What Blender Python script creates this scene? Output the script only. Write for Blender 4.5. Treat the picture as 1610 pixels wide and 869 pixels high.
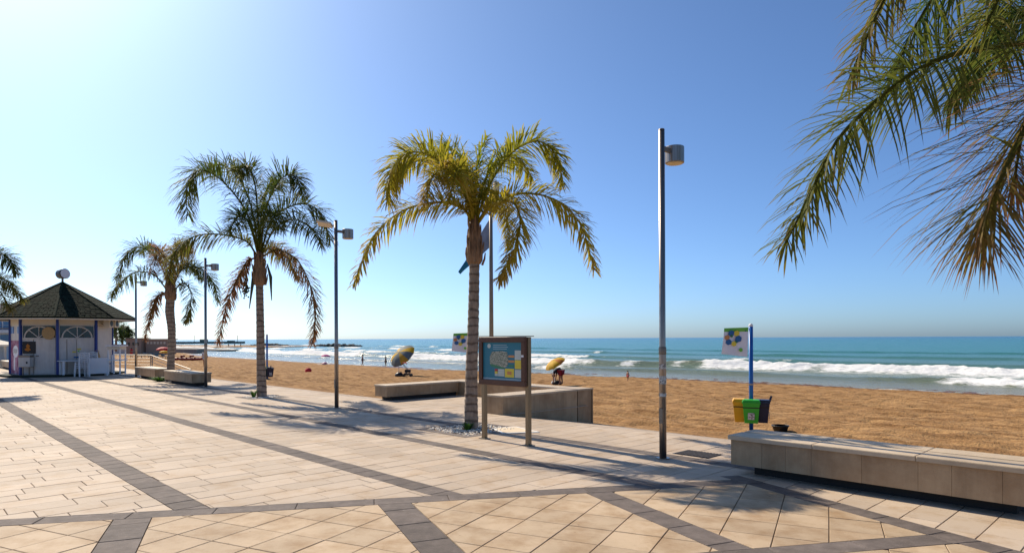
import bpy, bmesh, math, random
from mathutils import Vector, Matrix, noise
random.seed(7)
S = bpy.context.scene
COL = S.collection
for o in list(bpy.data.objects): bpy.data.objects.remove(o)
# ------------------------------------------------------------------ camera
EYE = 1.75; FPX = 1024.0; ROLL = 0.0044; HOR = 531.7
cd = bpy.data.cameras.new('camera'); cam = bpy.data.objects.new('camera', cd); COL.objects.link(cam)
cam.location = (0, 0, EYE)
cam.rotation_euler = (Matrix.Rotation(math.radians(90), 3, 'X') @ Matrix.Rotation(-ROLL, 3, 'Z')).to_euler()
cd.sensor_width = 36; cd.lens = 36 * FPX / 1610
cd.shift_y = (HOR - 434.5) / 1610
cd.clip_start = 0.05; cd.clip_end = 120000
S.camera = cam
# ------------------------------------------------------------------ sky and sun
SUN_DIR = Vector((-0.66 * math.cos(math.radians(39)), 0.75 * math.cos(math.radians(39)), math.sin(math.radians(39)))).normalized()
SUN_EL = math.asin(SUN_DIR.z); SUN_ROT = math.atan2(SUN_DIR.x, SUN_DIR.y)
w = bpy.data.worlds.new('World'); S.world = w; w.use_nodes = True
nt = w.node_tree; nt.nodes.clear()
sky = nt.nodes.new('ShaderNodeTexSky'); sky.sky_type = 'NISHITA'; sky.sun_disc = False
sky.sun_elevation = SUN_EL; sky.sun_rotation = SUN_ROT
sky.air_density = 0.62; sky.dust_density = 1.0; sky.ozone_density = 6.0; sky.altitude = 0
bg = nt.nodes.new('ShaderNodeBackground'); bg.inputs['Strength'].default_value = 0.112
tn = nt.nodes.new('ShaderNodeMixRGB'); tn.blend_type = 'MULTIPLY'; tn.inputs[0].default_value = 1; tn.inputs[2].default_value = (0.90, 1.05, 1.12, 1)
wo = nt.nodes.new('ShaderNodeOutputWorld')
nt.links.new(sky.outputs[0], tn.inputs[1]); nt.links.new(tn.outputs[0], bg.inputs[0]); nt.links.new(bg.outputs[0], wo.inputs[0])
sl = bpy.data.lights.new('sun', 'SUN'); sl.energy = 5.0; sl.angle = math.radians(0.5); sl.color = (1.0, 0.88, 0.71)
sun = bpy.data.objects.new('sun', sl); COL.objects.link(sun)
sun.rotation_euler = SUN_DIR.to_track_quat('Z', 'Y').to_euler()
S.view_settings.view_transform = 'Standard'; S.view_settings.look = 'None'
S.view_settings.exposure = 0.35; S.view_settings.gamma = 1.0; S.view_settings.use_curve_mapping = False
# ------------------------------------------------------------------ coordinates
D1 = Vector((-0.6896, 0.7242, 0)); D2 = Vector((0.7242, 0.6896, 0))       # along the promenade, towards the sea
ANG = math.atan2(D1.y, D1.x)
def P(s, t, z=0.0): return D1 * s + D2 * t + Vector((0, 0, z))
def ST(p): return p.x * D1.x + p.y * D1.y, p.x * D2.x + p.y * D2.y
def un(u, v): return (u - 805) - ROLL * (v - HOR), (v - HOR) + ROLL * (u - 805)
def at(u, v, Y):
    x, y = un(u, v); return Vector((x / FPX * Y, Y, EYE - y / FPX * Y))
def G(u, v, z=0.0):
    x, y = un(u, v); Y = (EYE - z) * FPX / y; return Vector((x / FPX * Y, Y, z))
SHORE = [(-80, 57), (10, 54), (45, 54), (68, 50.5), (110, 52), (165, 55), (222, 68), (400, 100)]
def shore(s):
    if s <= SHORE[0][0]: return SHORE[0][1]
    for (a, b), (c, d) in zip(SHORE, SHORE[1:]):
        if s <= c: return b + (d - b) * (s - a) / (c - a)
    return SHORE[-1][1]
def beach(s, t): return -0.45 - 1.75 * (t - 13.1) / (shore(s) - 13.1)
def B(u, v):
    z = -1.2
    for i in range(30):
        p = G(u, v, z); z = 0.5 * z + 0.5 * max(-2.3, min(-0.4, beach(*ST(p))))
    return G(u, v, z)
def pave(t): return 0.0 if t < 10.1 else -0.45 * min(1.0, (t - 10.1) / 3.0)
# ------------------------------------------------------------------ mesh helper
class MB:
    def __init__(self): self.v = []; self.f = []; self.m = []
    def add(self, vs, fs, m=0):
        n = len(self.v); self.v += [Vector(p) for p in vs]
        self.f += [tuple(i + n for i in f) for f in fs]; self.m += [m] * len(fs); return self
    def box(self, c, size, rz=0.0, m=0, M=None):
        x, y, z = size[0] / 2, size[1] / 2, size[2] / 2
        R = M if M is not None else Matrix.Rotation(rz, 3, 'Z')
        vs = [Vector(c) + R @ Vector((a * x, b * y, d * z)) for d in (-1, 1) for a, b in ((-1, -1), (1, -1), (1, 1), (-1, 1))]
        return self.add(vs, [(3, 2, 1, 0), (4, 5, 6, 7), (0, 1, 5, 4), (1, 2, 6, 5), (2, 3, 7, 6), (3, 0, 4, 7)], m)
    def slab(self, poly, z0, z1, bev=0.0, m=0, zf=None):
        n = len(poly); zf = zf or (lambda x, y: 0.0)
        c = sum((Vector((p[0], p[1])) for p in poly), Vector((0, 0))) / n
        vs = [(p[0], p[1], z0 + zf(p[0], p[1])) for p in poly]
        if bev:
            vs += [(p[0], p[1], z1 - bev + zf(p[0], p[1])) for p in poly]
            q = []
            for p in poly:
                d = c - Vector((p[0], p[1])); d = d.normalized() * min(bev * 1.4, d.length * 0.3); q.append((p[0] + d.x, p[1] + d.y))
            vs += [(p[0], p[1], z1 + zf(p[0], p[1])) for p in q]; rings = 3
        else:
            vs += [(p[0], p[1], z1 + zf(p[0], p[1])) for p in poly]; rings = 2
        fs = []
        for r in range(rings - 1):
            for i in range(n):
                j = (i + 1) % n; fs.append((r * n + i, r * n + j, (r + 1) * n + j, (r + 1) * n + i))
        fs.append(tuple((rings - 1) * n + i for i in range(n)))
        return self.add(vs, fs, m)
    def tube(self, pts, rad, n=10, m=0, cap=True, flat=1.0):
        pts = [Vector(p) for p in pts]; k = len(pts)
        rad = [rad] * k if isinstance(rad, (int, float)) else rad
        ref = None; vs = []
        for i in range(k):
            tg = (pts[min(i + 1, k - 1)] - pts[max(i - 1, 0)]).normalized()
            if ref is None: ref = Vector((0, 0, 1)) if abs(tg.z) < 0.9 else Vector((1, 0, 0))
            a = tg.cross(ref).normalized(); b = a.cross(tg).normalized(); ref = b
            for j in range(n):
                th = 2 * math.pi * j / n; vs.append(pts[i] + (a * math.cos(th) + b * math.sin(th) * flat) * rad[i])
        fs = [(i * n + j, i * n + (j + 1) % n, (i + 1) * n + (j + 1) % n, (i + 1) * n + j) for i in range(k - 1) for j in range(n)]
        if cap: fs += [tuple(range(n - 1, -1, -1)), tuple((k - 1) * n + j for j in range(n))]
        return self.add(vs, fs, m)
    def bar(self, a, b, wdt, hgt=None, m=0):
        a = Vector(a); b = Vector(b); d = b - a; L = d.length; d.normalize()
        up = Vector((0, 0, 1)) if abs(d.z) < 0.95 else Vector((D2.x, D2.y, 0))
        x = d.cross(up).normalized(); y = x.cross(d)
        return self.box((a + b) / 2, (wdt, hgt or wdt, L), m=m, M=Matrix((x, y, d)).transposed())
    def ball(self, c, r, m=0, n=10, k=7):
        c = Vector(c); r = Vector((r, r, r)) if isinstance(r, (int, float)) else Vector(r)
        vs = []
        for i in range(k + 1):
            ph = math.pi * (0.02 + 0.96 * i / k)
            for j in range(n):
                th = 2 * math.pi * j / n
                vs.append(c + Vector((r.x * math.sin(ph) * math.cos(th), r.y * math.sin(ph) * math.sin(th), r.z * math.cos(ph))))
        fs = [(i * n + j, (i + 1) * n + j, (i + 1) * n + (j + 1) % n, i * n + (j + 1) % n) for i in range(k) for j in range(n)]
        fs += [tuple(range(n)), tuple(k * n + j for j in range(n - 1, -1, -1))]
        return self.add(vs, fs, m)
    def build(self, name, mats, parent=None, smooth=False, loc=None):
        off = Vector((0, 0, 0)); p = parent
        if p is not None:
            while p.parent: p = p.parent
            off = Vector(p.location)
        elif loc is not None: off = Vector(loc)
        me = bpy.data.meshes.new(name); me.from_pydata([tuple(x - off) for x in self.v], [], self.f)
        mats = mats if isinstance(mats, (list, tuple)) else [mats]
        for q in mats: me.materials.append(q)
        if len(mats) > 1: me.polygons.foreach_set('material_index', self.m)
        if smooth: me.polygons.foreach_set('use_smooth', [True] * len(me.polygons))
        o = bpy.data.objects.new(name, me); COL.objects.link(o)
        if parent is not None: o.parent = parent
        elif loc is not None: o.location = loc
        return o
def tag(o, label=None, cat=None, group=None, kind=None):
    if label: o['label'] = label
    if cat: o['category'] = cat
    if group: o['group'] = group
    if kind: o['kind'] = kind
    return o
def thing(name, loc, label, cat, group=None):
    o = bpy.data.objects.new(name, None); COL.objects.link(o); o.location = loc; o.empty_display_size = 0.2
    return tag(o, label, cat, group)
def copy_tree(o, parent=None):
    c = o.copy(); COL.objects.link(c); c.parent = parent
    for ch in o.children: copy_tree(ch, c)
    return c
def bevel(o, wd, seg=2):
    b = o.modifiers.new('bevel', 'BEVEL'); b.width = wd; b.segments = seg; b.limit_method = 'ANGLE'; b.angle_limit = math.radians(40); return o
# ------------------------------------------------------------------ materials
def mat(name, col, rough=0.7, var=0.12, scale=6.0, bump=0.0, bscale=60.0, metal=0.0, spec=0.35, stretch=None, col2=None, thr=None, isl=0.0, transl=0.0, obj_rand=0.0):
    m = bpy.data.materials.new(name); m.use_nodes = True; N = m.node_tree.nodes; L = m.node_tree.links
    b = N['Principled BSDF']; b.inputs['Roughness'].default_value = rough; b.inputs['Metallic'].default_value = metal
    b.inputs['Specular IOR Level'].default_value = spec
    tc = N.new('ShaderNodeTexCoord'); mp = N.new('ShaderNodeMapping'); L.new(tc.outputs['Object'], mp.inputs[0])
    if stretch: mp.inputs['Scale'].default_value = stretch
    nz = N.new('ShaderNodeTexNoise'); nz.inputs['Scale'].default_value = scale; nz.inputs['Detail'].default_value = 6; nz.inputs['Roughness'].default_value = 0.65
    L.new(mp.outputs[0], nz.inputs['Vector'])
    rp = N.new('ShaderNodeValToRGB'); L.new(nz.outputs['Fac'], rp.inputs[0])
    c = Vector(col); c2 = Vector(col2) if col2 else None
    lo, hi = thr if thr else (0.3, 0.7)
    rp.color_ramp.elements[0].position = lo; rp.color_ramp.elements[1].position = hi
    rp.color_ramp.elements[0].color = (*(c2 if c2 else c * (1 - var)), 1); rp.color_ramp.elements[1].color = (*(c if c2 else c * (1 + var)), 1)
    out = rp.outputs['Color']
    if isl or obj_rand:
        geo = N.new('ShaderNodeNewGeometry'); oi = N.new('ShaderNodeObjectInfo')
        ad = N.new('ShaderNodeMath'); ad.operation = 'ADD'; L.new(geo.outputs['Random Per Island'], ad.inputs[0]); L.new(oi.outputs['Random'], ad.inputs[1])
        fr = N.new('ShaderNodeMath'); fr.operation = 'FRACT'; L.new(ad.outputs[0], fr.inputs[0])
        mr = N.new('ShaderNodeMapRange'); a = isl or obj_rand; mr.inputs['To Min'].default_value = 1 - a; mr.inputs['To Max'].default_value = 1 + a; L.new(fr.outputs[0], mr.inputs[0])
        hs = N.new('ShaderNodeHueSaturation'); L.new(mr.outputs[0], hs.inputs['Value']); L.new(out, hs.inputs['Color']); out = hs.outputs['Color']
    L.new(out, b.inputs['Base Color'])
    if bump:
        n2 = N.new('ShaderNodeTexNoise'); n2.inputs['Scale'].default_value = bscale; n2.inputs['Detail'].default_value = 5; L.new(mp.outputs[0], n2.inputs['Vector'])
        bp = N.new('ShaderNodeBump'); bp.inputs['Strength'].default_value = bump; bp.inputs['Distance'].default_value = 0.02
        L.new(n2.outputs['Fac'], bp.inputs['Height']); L.new(bp.outputs[0], b.inputs['Normal'])
    if transl:
        tr = N.new('ShaderNodeBsdfTranslucent'); L.new(out, tr.inputs['Color']); mx = N.new('ShaderNodeMixShader'); mx.inputs[0].default_value = transl
        L.new(b.outputs[0], mx.inputs[1]); L.new(tr.outputs[0], mx.inputs[2]); L.new(mx.outputs[0], N['Material Output'].inputs['Surface'])
    return m
M_ = {}
M_['paver'] = mat('pale limestone paver', (0.50, 0.40, 0.30), 0.75, 0.10, 2.2, 0.3, 90, isl=0.10, spec=0.25, col2=(0.40, 0.285, 0.18), thr=(0.30, 0.52))
M_['tile'] = mat('honey limestone tile', (0.50, 0.375, 0.245), 0.75, 0.13, 2.6, 0.35, 80, isl=0.09, spec=0.25, col2=(0.36, 0.235, 0.125), thr=(0.30, 0.55))
M_['lava'] = mat('dark basalt paving', (0.125, 0.10, 0.085), 0.85, 0.28, 7, 0.4, 70, isl=0.14, spec=0.3)
M_['mortar'] = mat('sandy joint mortar', (0.23, 0.155, 0.09), 0.95, 0.25, 5, 0.3)
M_['farpave'] = mat('distant paving', (0.48, 0.39, 0.28), 0.85, 0.08, 2)
M_['earth'] = mat('dry earth', (0.36, 0.28, 0.19), 0.95, 0.15, 0.3)
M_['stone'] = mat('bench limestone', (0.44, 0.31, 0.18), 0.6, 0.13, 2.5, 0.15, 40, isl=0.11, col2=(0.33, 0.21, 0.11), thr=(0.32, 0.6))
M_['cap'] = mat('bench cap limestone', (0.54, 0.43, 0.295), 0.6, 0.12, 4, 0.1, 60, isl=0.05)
M_['groove'] = mat('dark groove strip', (0.10, 0.10, 0.11), 0.5)
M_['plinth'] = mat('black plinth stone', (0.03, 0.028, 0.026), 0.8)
M_['steel'] = mat('brushed stainless steel', (0.34, 0.285, 0.24), 0.36, 0.2, 5, metal=1.0, stretch=(8, 8, 0.4))
M_['alu'] = mat('grey painted metal', (0.24, 0.20, 0.155), 0.5, 0.1, 5, metal=0.4)
M_['bronze'] = mat('bronze post metal', (0.26, 0.19, 0.11), 0.45, 0.15, 6, metal=0.5, stretch=(4, 4, 0.6))
M_['lens'] = mat('frosted lamp lens', (0.62, 0.48, 0.28), 0.5)
M_['wood'] = mat('dark red brown wood', (0.10, 0.042, 0.022), 0.5, 0.3, 5, 0.15, 30, stretch=(3, 3, 18))
M_['white'] = mat('white painted wood', (0.60, 0.56, 0.51), 0.55, 0.08, 3)
M_['cream'] = mat('cream fascia paint', (0.66, 0.56, 0.42), 0.6, 0.06, 3)
M_['plastic'] = mat('white plastic', (0.75, 0.75, 0.76), 0.4, 0.03, 3)
M_['bluepaint'] = mat('dark blue paint', (0.02, 0.05, 0.24), 0.45, 0.1, 5)
M_['polepaint'] = mat('bright blue paint', (0.012, 0.12, 0.42), 0.4, 0.15, 6)
M_['shingle'] = mat('green black shingle', (0.013, 0.022, 0.014), 0.95, 0.3, 12, 0.3, 40, isl=0.35, spec=0.08)
M_['dark'] = mat('black plastic', (0.012, 0.012, 0.014), 0.4, 0.1)
M_['glassdark'] = mat('dark window glass', (0.015, 0.018, 0.02), 0.08, 0.1, spec=0.6)
M_['deck'] = mat('dark deck edge', (0.02, 0.03, 0.018), 0.9)
M_['turf'] = mat('green carpet', (0.05, 0.17, 0.03), 0.9, 0.3, 20, 0.3, 100)
M_['pebble'] = mat('white pebbles', (0.72, 0.66, 0.56), 0.6, 0.1, 20, isl=0.25)
M_['weed'] = mat('weed green', (0.07, 0.16, 0.02), 0.6, 0.3, 9, transl=0.3)
M_['trunk'] = mat('palm trunk bark', (0.29, 0.225, 0.17), 0.9, 0.35, 5, 0.7, 30, stretch=(2.5, 2.5, 1.0))
tm_ = M_['trunk']; N = tm_.node_tree.nodes; L = tm_.node_tree.links; b_ = N['Principled BSDF']
wv = N.new('ShaderNodeTexWave'); wv.wave_type = 'BANDS'; wv.bands_direction = 'Z'; wv.inputs['Scale'].default_value = 1.9; wv.inputs['Distortion'].default_value = 3.0; wv.inputs['Detail'].default_value = 3; wv.inputs['Detail Scale'].default_value = 2.0
tcw = N.new('ShaderNodeTexCoord'); L.new(tcw.outputs['Object'], wv.inputs['Vector'])
rw = N.new('ShaderNodeValToRGB'); rw.color_ramp.elements[0].position = 0.02; rw.color_ramp.elements[0].color = (0.38, 0.34, 0.32, 1); rw.color_ramp.elements[1].position = 0.28; rw.color_ramp.elements[1].color = (1, 1, 1, 1); L.new(wv.outputs['Fac'], rw.inputs[0])
mw = N.new('ShaderNodeMixRGB'); mw.blend_type = 'MULTIPLY'; mw.inputs[0].default_value = 0.85; src_ = b_.inputs['Base Color'].links[0].from_socket; L.new(src_, mw.inputs[1]); L.new(rw.outputs[0], mw.inputs[2]); L.new(mw.outputs[0], b_.inputs['Base Color'])
M_['husk'] = mat('palm leaf base husk', (0.25, 0.15, 0.085), 0.85, 0.4, 6, 0.5, 25, stretch=(6, 6, 0.8))
M_['fruit'] = mat('dark palm fruit', (0.05, 0.055, 0.02), 0.6, 0.4, 9)
M_['yellowbin'] = mat('yellow bin plastic', (0.72, 0.36, 0.012), 0.4, 0.06)
M_['greenbin'] = mat('green bin plastic', (0.04, 0.40, 0.03), 0.4, 0.06)
M_['bluebin'] = mat('navy bin plastic', (0.012, 0.018, 0.05), 0.4, 0.08)
M_['label'] = mat('printed sticker', (0.6, 0.58, 0.52), 0.5, 0.4, 30, col2=(0.15, 0.12, 0.10), thr=(0.42, 0.52))
M_['concrete'] = mat('grey concrete', (0.22, 0.20, 0.175), 0.9, 0.2, 1.5)
M_['rock'] = mat('sea rock', (0.10, 0.09, 0.075), 0.9, 0.4, 0.8, isl=0.3)
M_['red'] = mat('red fabric', (0.50, 0.02, 0.03), 0.7)
M_['darkred'] = mat('dark red paint', (0.22, 0.02, 0.015), 0.6)
M_['crimson'] = mat('crimson swim shorts', (0.20, 0.01, 0.025), 0.8)
M_['navy'] = mat('navy cotton', (0.012, 0.014, 0.03), 0.85)
M_['pink'] = mat('magenta fabric', (0.62, 0.06, 0.30), 0.7, transl=0.3)
M_['yellow'] = mat('yellow fabric', (0.78, 0.50, 0.02), 0.7, transl=0.35)
M_['ochre'] = mat('ochre fabric', (0.60, 0.36, 0.03), 0.7, transl=0.3)
M_['slate'] = mat('slate grey fabric', (0.20, 0.23, 0.22), 0.7, transl=0.3)
M_['orange'] = mat('orange fabric', (0.62, 0.22, 0.03), 0.7, transl=0.3)
M_['cloth'] = mat('pale cloth', (0.7, 0.66, 0.62), 0.8)
M_['skin'] = mat('sun tanned skin', (0.33, 0.17, 0.10), 0.6)
M_['hair'] = mat('dark hair', (0.02, 0.014, 0.01), 0.6)
M_['flaggrey'] = mat('grey blue flag cloth', (0.22, 0.27, 0.36), 0.8, 0.3, 4, transl=0.3)
M_['flagteal'] = mat('teal flag cloth', (0.02, 0.19, 0.30), 0.8, 0.15, 4, transl=0.2)
M_['wicker'] = mat('straw wicker', (0.42, 0.27, 0.12), 0.8, 0.3, 30)
M_['iron'] = mat('cast iron', (0.06, 0.05, 0.045), 0.7, 0.2, 20)
M_['bwall'] = mat('white rendered wall', (0.62, 0.62, 0.62), 0.8, 0.05, 1)
M_['bglass'] = mat('blue tinted glass', (0.10, 0.22, 0.36), 0.15, 0.2, 1)
M_['tan'] = mat('tan rendered wall', (0.36, 0.25, 0.18), 0.85, 0.08, 1)
M_['canvas'] = mat('cream canvas', (0.72, 0.66, 0.55), 0.8, 0.04, transl=0.2)
M_['navycloth'] = mat('pale blue cloth', (0.22, 0.30, 0.45), 0.8)
M_['white_flat'] = mat('white marking', (0.74, 0.73, 0.70), 0.7, 0.05, 6)
M_['bronze_plate'] = mat('pale sandstone slab', (0.66, 0.53, 0.36), 0.75, 0.06, 6)
for nm, c in dict(c_teal=(0.018, 0.17, 0.24), c_map=None, c_yel=(0.70, 0.55, 0.05), c_pale=(0.50, 0.55, 0.50), c_ora=(0.55, 0.24, 0.08), c_grn=(0.04, 0.20, 0.10), c_red=(0.45, 0.03, 0.03), c_lines=(0.32, 0.45, 0.48), c_blue=(0.02, 0.12, 0.32), c_lime=(0.16, 0.48, 0.05), c_whi=(0.74, 0.74, 0.78), c_pnk=(0.45, 0.16, 0.22)).items():
    M_[nm] = mat('print ' + nm[2:], c, 0.45, 0.06, 8) if c else mat('print town map', (0.42, 0.42, 0.33), 0.45, 0.3, 45, col2=(0.12, 0.15, 0.10), thr=(0.44, 0.56))
M_['mural'] = mat('pink sprayed mural', (0.55, 0.30, 0.38), 0.7, 0.1, 2.2, col2=(0.24, 0.05, 0.12), thr=(0.42, 0.6))

def weather(m, large=0.22, spots=0.35, streak=False):
    N = m.node_tree.nodes; L = m.node_tree.links; b = N['Principled BSDF']; src = b.inputs['Base Color'].links[0].from_socket
    tc = N.new('ShaderNodeTexCoord'); mp = N.new('ShaderNodeMapping'); L.new(tc.outputs['Object'], mp.inputs[0])
    if streak: mp.inputs['Scale'].default_value = (5, 5, 0.5)
    def layer(scale, lo, hi, amt, det, src):
        n = N.new('ShaderNodeTexNoise'); n.inputs['Scale'].default_value = scale; n.inputs['Detail'].default_value = det; n.inputs['Roughness'].default_value = 0.7; L.new(mp.outputs[0], n.inputs['Vector'])
        rp = N.new('ShaderNodeValToRGB'); e = rp.color_ramp.elements; e[0].position = lo; e[0].color = (1, 1, 1, 1); e[1].position = hi; e[1].color = (1 - amt, 1 - amt * 1.1, 1 - amt * 1.2, 1); L.new(n.outputs['Fac'], rp.inputs[0])
        mx = N.new('ShaderNodeMixRGB'); mx.blend_type = 'MULTIPLY'; mx.inputs[0].default_value = 1; L.new(src, mx.inputs[1]); L.new(rp.outputs[0], mx.inputs[2]); return mx.outputs[0]
    src = layer(0.55, 0.45, 0.72, large, 8, src)
    if spots: src = layer(14.0, 0.66, 0.74, spots, 3, src)
    L.new(src, b.inputs['Base Color'])
weather(M_['paver']); weather(M_['tile'], 0.28, 0.4); weather(M_['lava'], -0.35, -0.5); weather(M_['stone'], 0.3, 0.15, True); weather(M_['cap'], 0.25, 0.3); weather(M_['white'], 0.2, 0, True)
def leaf_mat(name, green, yellow, brown):
    m = bpy.data.materials.new(name); m.use_nodes = True; N = m.node_tree.nodes; L = m.node_tree.links
    b = N['Principled BSDF']; b.inputs['Roughness'].default_value = 0.62; b.inputs['Specular IOR Level'].default_value = 0.18
    a = N.new('ShaderNodeAttribute'); a.attribute_name = 'dry'
    r = N.new('ShaderNodeValToRGB'); L.new(a.outputs['Fac'], r.inputs[0]); e = r.color_ramp.elements
    e[0].position = 0.12; e[0].color = (*green, 1); e[1].position = 0.92; e[1].color = (*brown, 1)
    q = e.new(0.5); q.color = (*yellow, 1)
    L.new(r.outputs[0], b.inputs['Base Color'])
    tr = N.new('ShaderNodeBsdfTranslucent'); L.new(r.outputs[0], tr.inputs[0]); mx = N.new('ShaderNodeMixShader'); mx.inputs[0].default_value = 0.5
    L.new(b.outputs[0], mx.inputs[1]); L.new(tr.outputs[0], mx.inputs[2]); L.new(mx.outputs[0], N['Material Output'].inputs['Surface'])
    return m
M_['leaf'] = leaf_mat('palm leaf', (0.115, 0.185, 0.014), (0.42, 0.36, 0.03), (0.36, 0.19, 0.075))
M_['leafdark'] = leaf_mat('dark palm leaf', (0.045, 0.095, 0.020), (0.15, 0.155, 0.025), (0.27, 0.13, 0.065))

def sand_mat():
    m = bpy.data.materials.new('golden beach sand'); m.use_nodes = True; N = m.node_tree.nodes; L = m.node_tree.links
    b = N['Principled BSDF']; b.inputs['Roughness'].default_value = 0.95; b.inputs['Specular IOR Level'].default_value = 0.1
    tc = N.new('ShaderNodeTexCoord'); mp = N.new('ShaderNodeMapping'); mp.inputs['Rotation'].default_value = (0, 0, -ANG); L.new(tc.outputs['Object'], mp.inputs[0])
    m2 = N.new('ShaderNodeMapping'); m2.inputs['Scale'].default_value = (0.35, 1.6, 1); L.new(mp.outputs[0], m2.inputs[0])
    n1 = N.new('ShaderNodeTexNoise'); n1.inputs['Scale'].default_value = 1.3; n1.inputs['Detail'].default_value = 9; n1.inputs['Roughness'].default_value = 0.78; L.new(m2.outputs[0], n1.inputs['Vector'])
    r = N.new('ShaderNodeValToRGB'); L.new(n1.outputs['Fac'], r.inputs[0]); e = r.color_ramp.elements
    e[0].position = 0.36; e[0].color = (0.17, 0.083, 0.03, 1); e[1].position = 0.6; e[1].color = (0.40, 0.235, 0.103, 1)
    wt = N.new('ShaderNodeAttribute'); wt.attribute_name = 'wet'
    mx = N.new('ShaderNodeMixRGB'); mx.blend_type = 'MULTIPLY'; mx.inputs[2].default_value = (0.48, 0.40, 0.36, 1); L.new(wt.outputs['Fac'], mx.inputs[0]); L.new(r.outputs[0], mx.inputs[1]); L.new(mx.outputs[0], b.inputs['Base Color'])
    wr = N.new('ShaderNodeMapRange'); wr.inputs['To Min'].default_value = 0.95; wr.inputs['To Max'].default_value = 0.3; L.new(wt.outputs['Fac'], wr.inputs[0]); L.new(wr.outputs[0], b.inputs['Roughness'])
    n2 = N.new('ShaderNodeTexNoise'); n2.inputs['Scale'].default_value = 9.0; n2.inputs['Detail'].default_value = 4; n2.inputs['Roughness'].default_value = 0.6; L.new(mp.outputs[0], n2.inputs['Vector'])
    bp = N.new('ShaderNodeBump'); bp.inputs['Strength'].default_value = 0.9; bp.inputs['Distance'].default_value = 0.07; L.new(n2.outputs['Fac'], bp.inputs['Height']); L.new(bp.outputs[0], b.inputs['Normal'])
    return m
M_['sand'] = sand_mat()

def sea_mat():
    m = bpy.data.materials.new('sea water'); m.use_nodes = True; N = m.node_tree.nodes; L = m.node_tree.links
    b = N['Principled BSDF']; b.inputs['Roughness'].default_value = 0.22; b.inputs['Specular IOR Level'].default_value = 0.10
    tc = N.new('ShaderNodeTexCoord'); mp = N.new('ShaderNodeMapping'); mp.inputs['Rotation'].default_value = (0, 0, -ANG); L.new(tc.outputs['Object'], mp.inputs[0])
    sx = N.new('ShaderNodeSeparateXYZ'); L.new(mp.outputs[0], sx.inputs[0])
    ng = N.new('ShaderNodeMath'); ng.operation = 'MULTIPLY'; ng.inputs[1].default_value = -1; L.new(sx.outputs['Y'], ng.inputs[0])      # distance towards the sea
    lg = N.new('ShaderNodeMath'); lg.operation = 'LOGARITHM'; lg.inputs[1].default_value = 10; L.new(ng.outputs[0], lg.inputs[0])
    mr = N.new('ShaderNodeMapRange'); mr.inputs['From Min'].default_value = 1.7; mr.inputs['From Max'].default_value = 3.7; L.new(lg.outputs[0], mr.inputs[0])
    m3 = N.new('ShaderNodeMapping'); m3.inputs['Scale'].default_value = (0.012, 0.05, 1); L.new(mp.outputs[0], m3.inputs[0])
    n3 = N.new('ShaderNodeTexNoise'); n3.inputs['Scale'].default_value = 1; n3.inputs['Detail'].default_value = 6; L.new(m3.outputs[0], n3.inputs['Vector'])
    sb = N.new('ShaderNodeMath'); sb.operation = 'MULTIPLY_ADD'; sb.inputs[1].default_value = 0.22; sb.inputs[2].default_value = -0.11; L.new(n3.outputs['Fac'], sb.inputs[0])
    ad = N.new('ShaderNodeMath'); ad.operation = 'ADD'; L.new(mr.outputs[0], ad.inputs[0]); L.new(sb.outputs[0], ad.inputs[1])
    r = N.new('ShaderNodeValToRGB'); L.new(ad.outputs[0], r.inputs[0]); e = r.color_ramp.elements
    e[0].position = 0.0; e[0].color = (0.20, 0.19, 0.125, 1); e[1].position = 1.0; e[1].color = (0.006, 0.088, 0.165, 1)
    for p_, c_ in ((0.07, (0.135, 0.165, 0.115)), (0.16, (0.075, 0.17, 0.155)), (0.32, (0.025, 0.165, 0.165)), (0.6, (0.010, 0.145, 0.175))):
        q = e.new(p_); q.color = (*c_, 1)
    fo = N.new('ShaderNodeAttribute'); fo.attribute_name = 'foam'
    m4 = N.new('ShaderNodeMapping'); m4.inputs['Scale'].default_value = (0.6, 1.9, 1); L.new(mp.outputs[0], m4.inputs[0])
    n4 = N.new('ShaderNodeTexNoise'); n4.inputs['Scale'].default_value = 1; n4.inputs['Detail'].default_value = 8; n4.inputs['Roughness'].default_value = 0.72; L.new(m4.outputs[0], n4.inputs['Vector'])
    a2 = N.new('ShaderNodeMath'); a2.operation = 'ADD'; L.new(fo.outputs['Fac'], a2.inputs[0]); L.new(n4.outputs['Fac'], a2.inputs[1])
    fr = N.new('ShaderNodeMapRange'); fr.inputs['From Min'].default_value = 0.88; fr.inputs['From Max'].default_value = 1.08; L.new(a2.outputs[0], fr.inputs[0])
    mx = N.new('ShaderNodeMixRGB'); mx.inputs[2].default_value = (0.74, 0.74, 0.72, 1); L.new(fr.outputs[0], mx.inputs[0]); L.new(r.outputs[0], mx.inputs[1]); L.new(mx.outputs[0], b.inputs['Base Color'])
    rr = N.new('ShaderNodeMapRange'); rr.inputs['To Min'].default_value = 0.2; rr.inputs['To Max'].default_value = 0.9; L.new(fr.outputs[0], rr.inputs[0]); L.new(rr.outputs[0], b.inputs['Roughness'])
    m5 = N.new('ShaderNodeMapping'); m5.inputs['Scale'].default_value = (0.25, 0.9, 1); L.new(mp.outputs[0], m5.inputs[0])
    n5 = N.new('ShaderNodeTexNoise'); n5.inputs['Scale'].default_value = 1.1; n5.inputs['Detail'].default_value = 6; n5.inputs['Roughness'].default_value = 0.6; L.new(m5.outputs[0], n5.inputs['Vector'])
    bp = N.new('ShaderNodeBump'); bp.inputs['Strength'].default_value = 1.0; bp.inputs['Distance'].default_value = 0.5; L.new(n5.outputs['Fac'], bp.inputs['Height']); L.new(bp.outputs[0], b.inputs['Normal'])
    return m
M_['sea'] = sea_mat()

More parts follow.
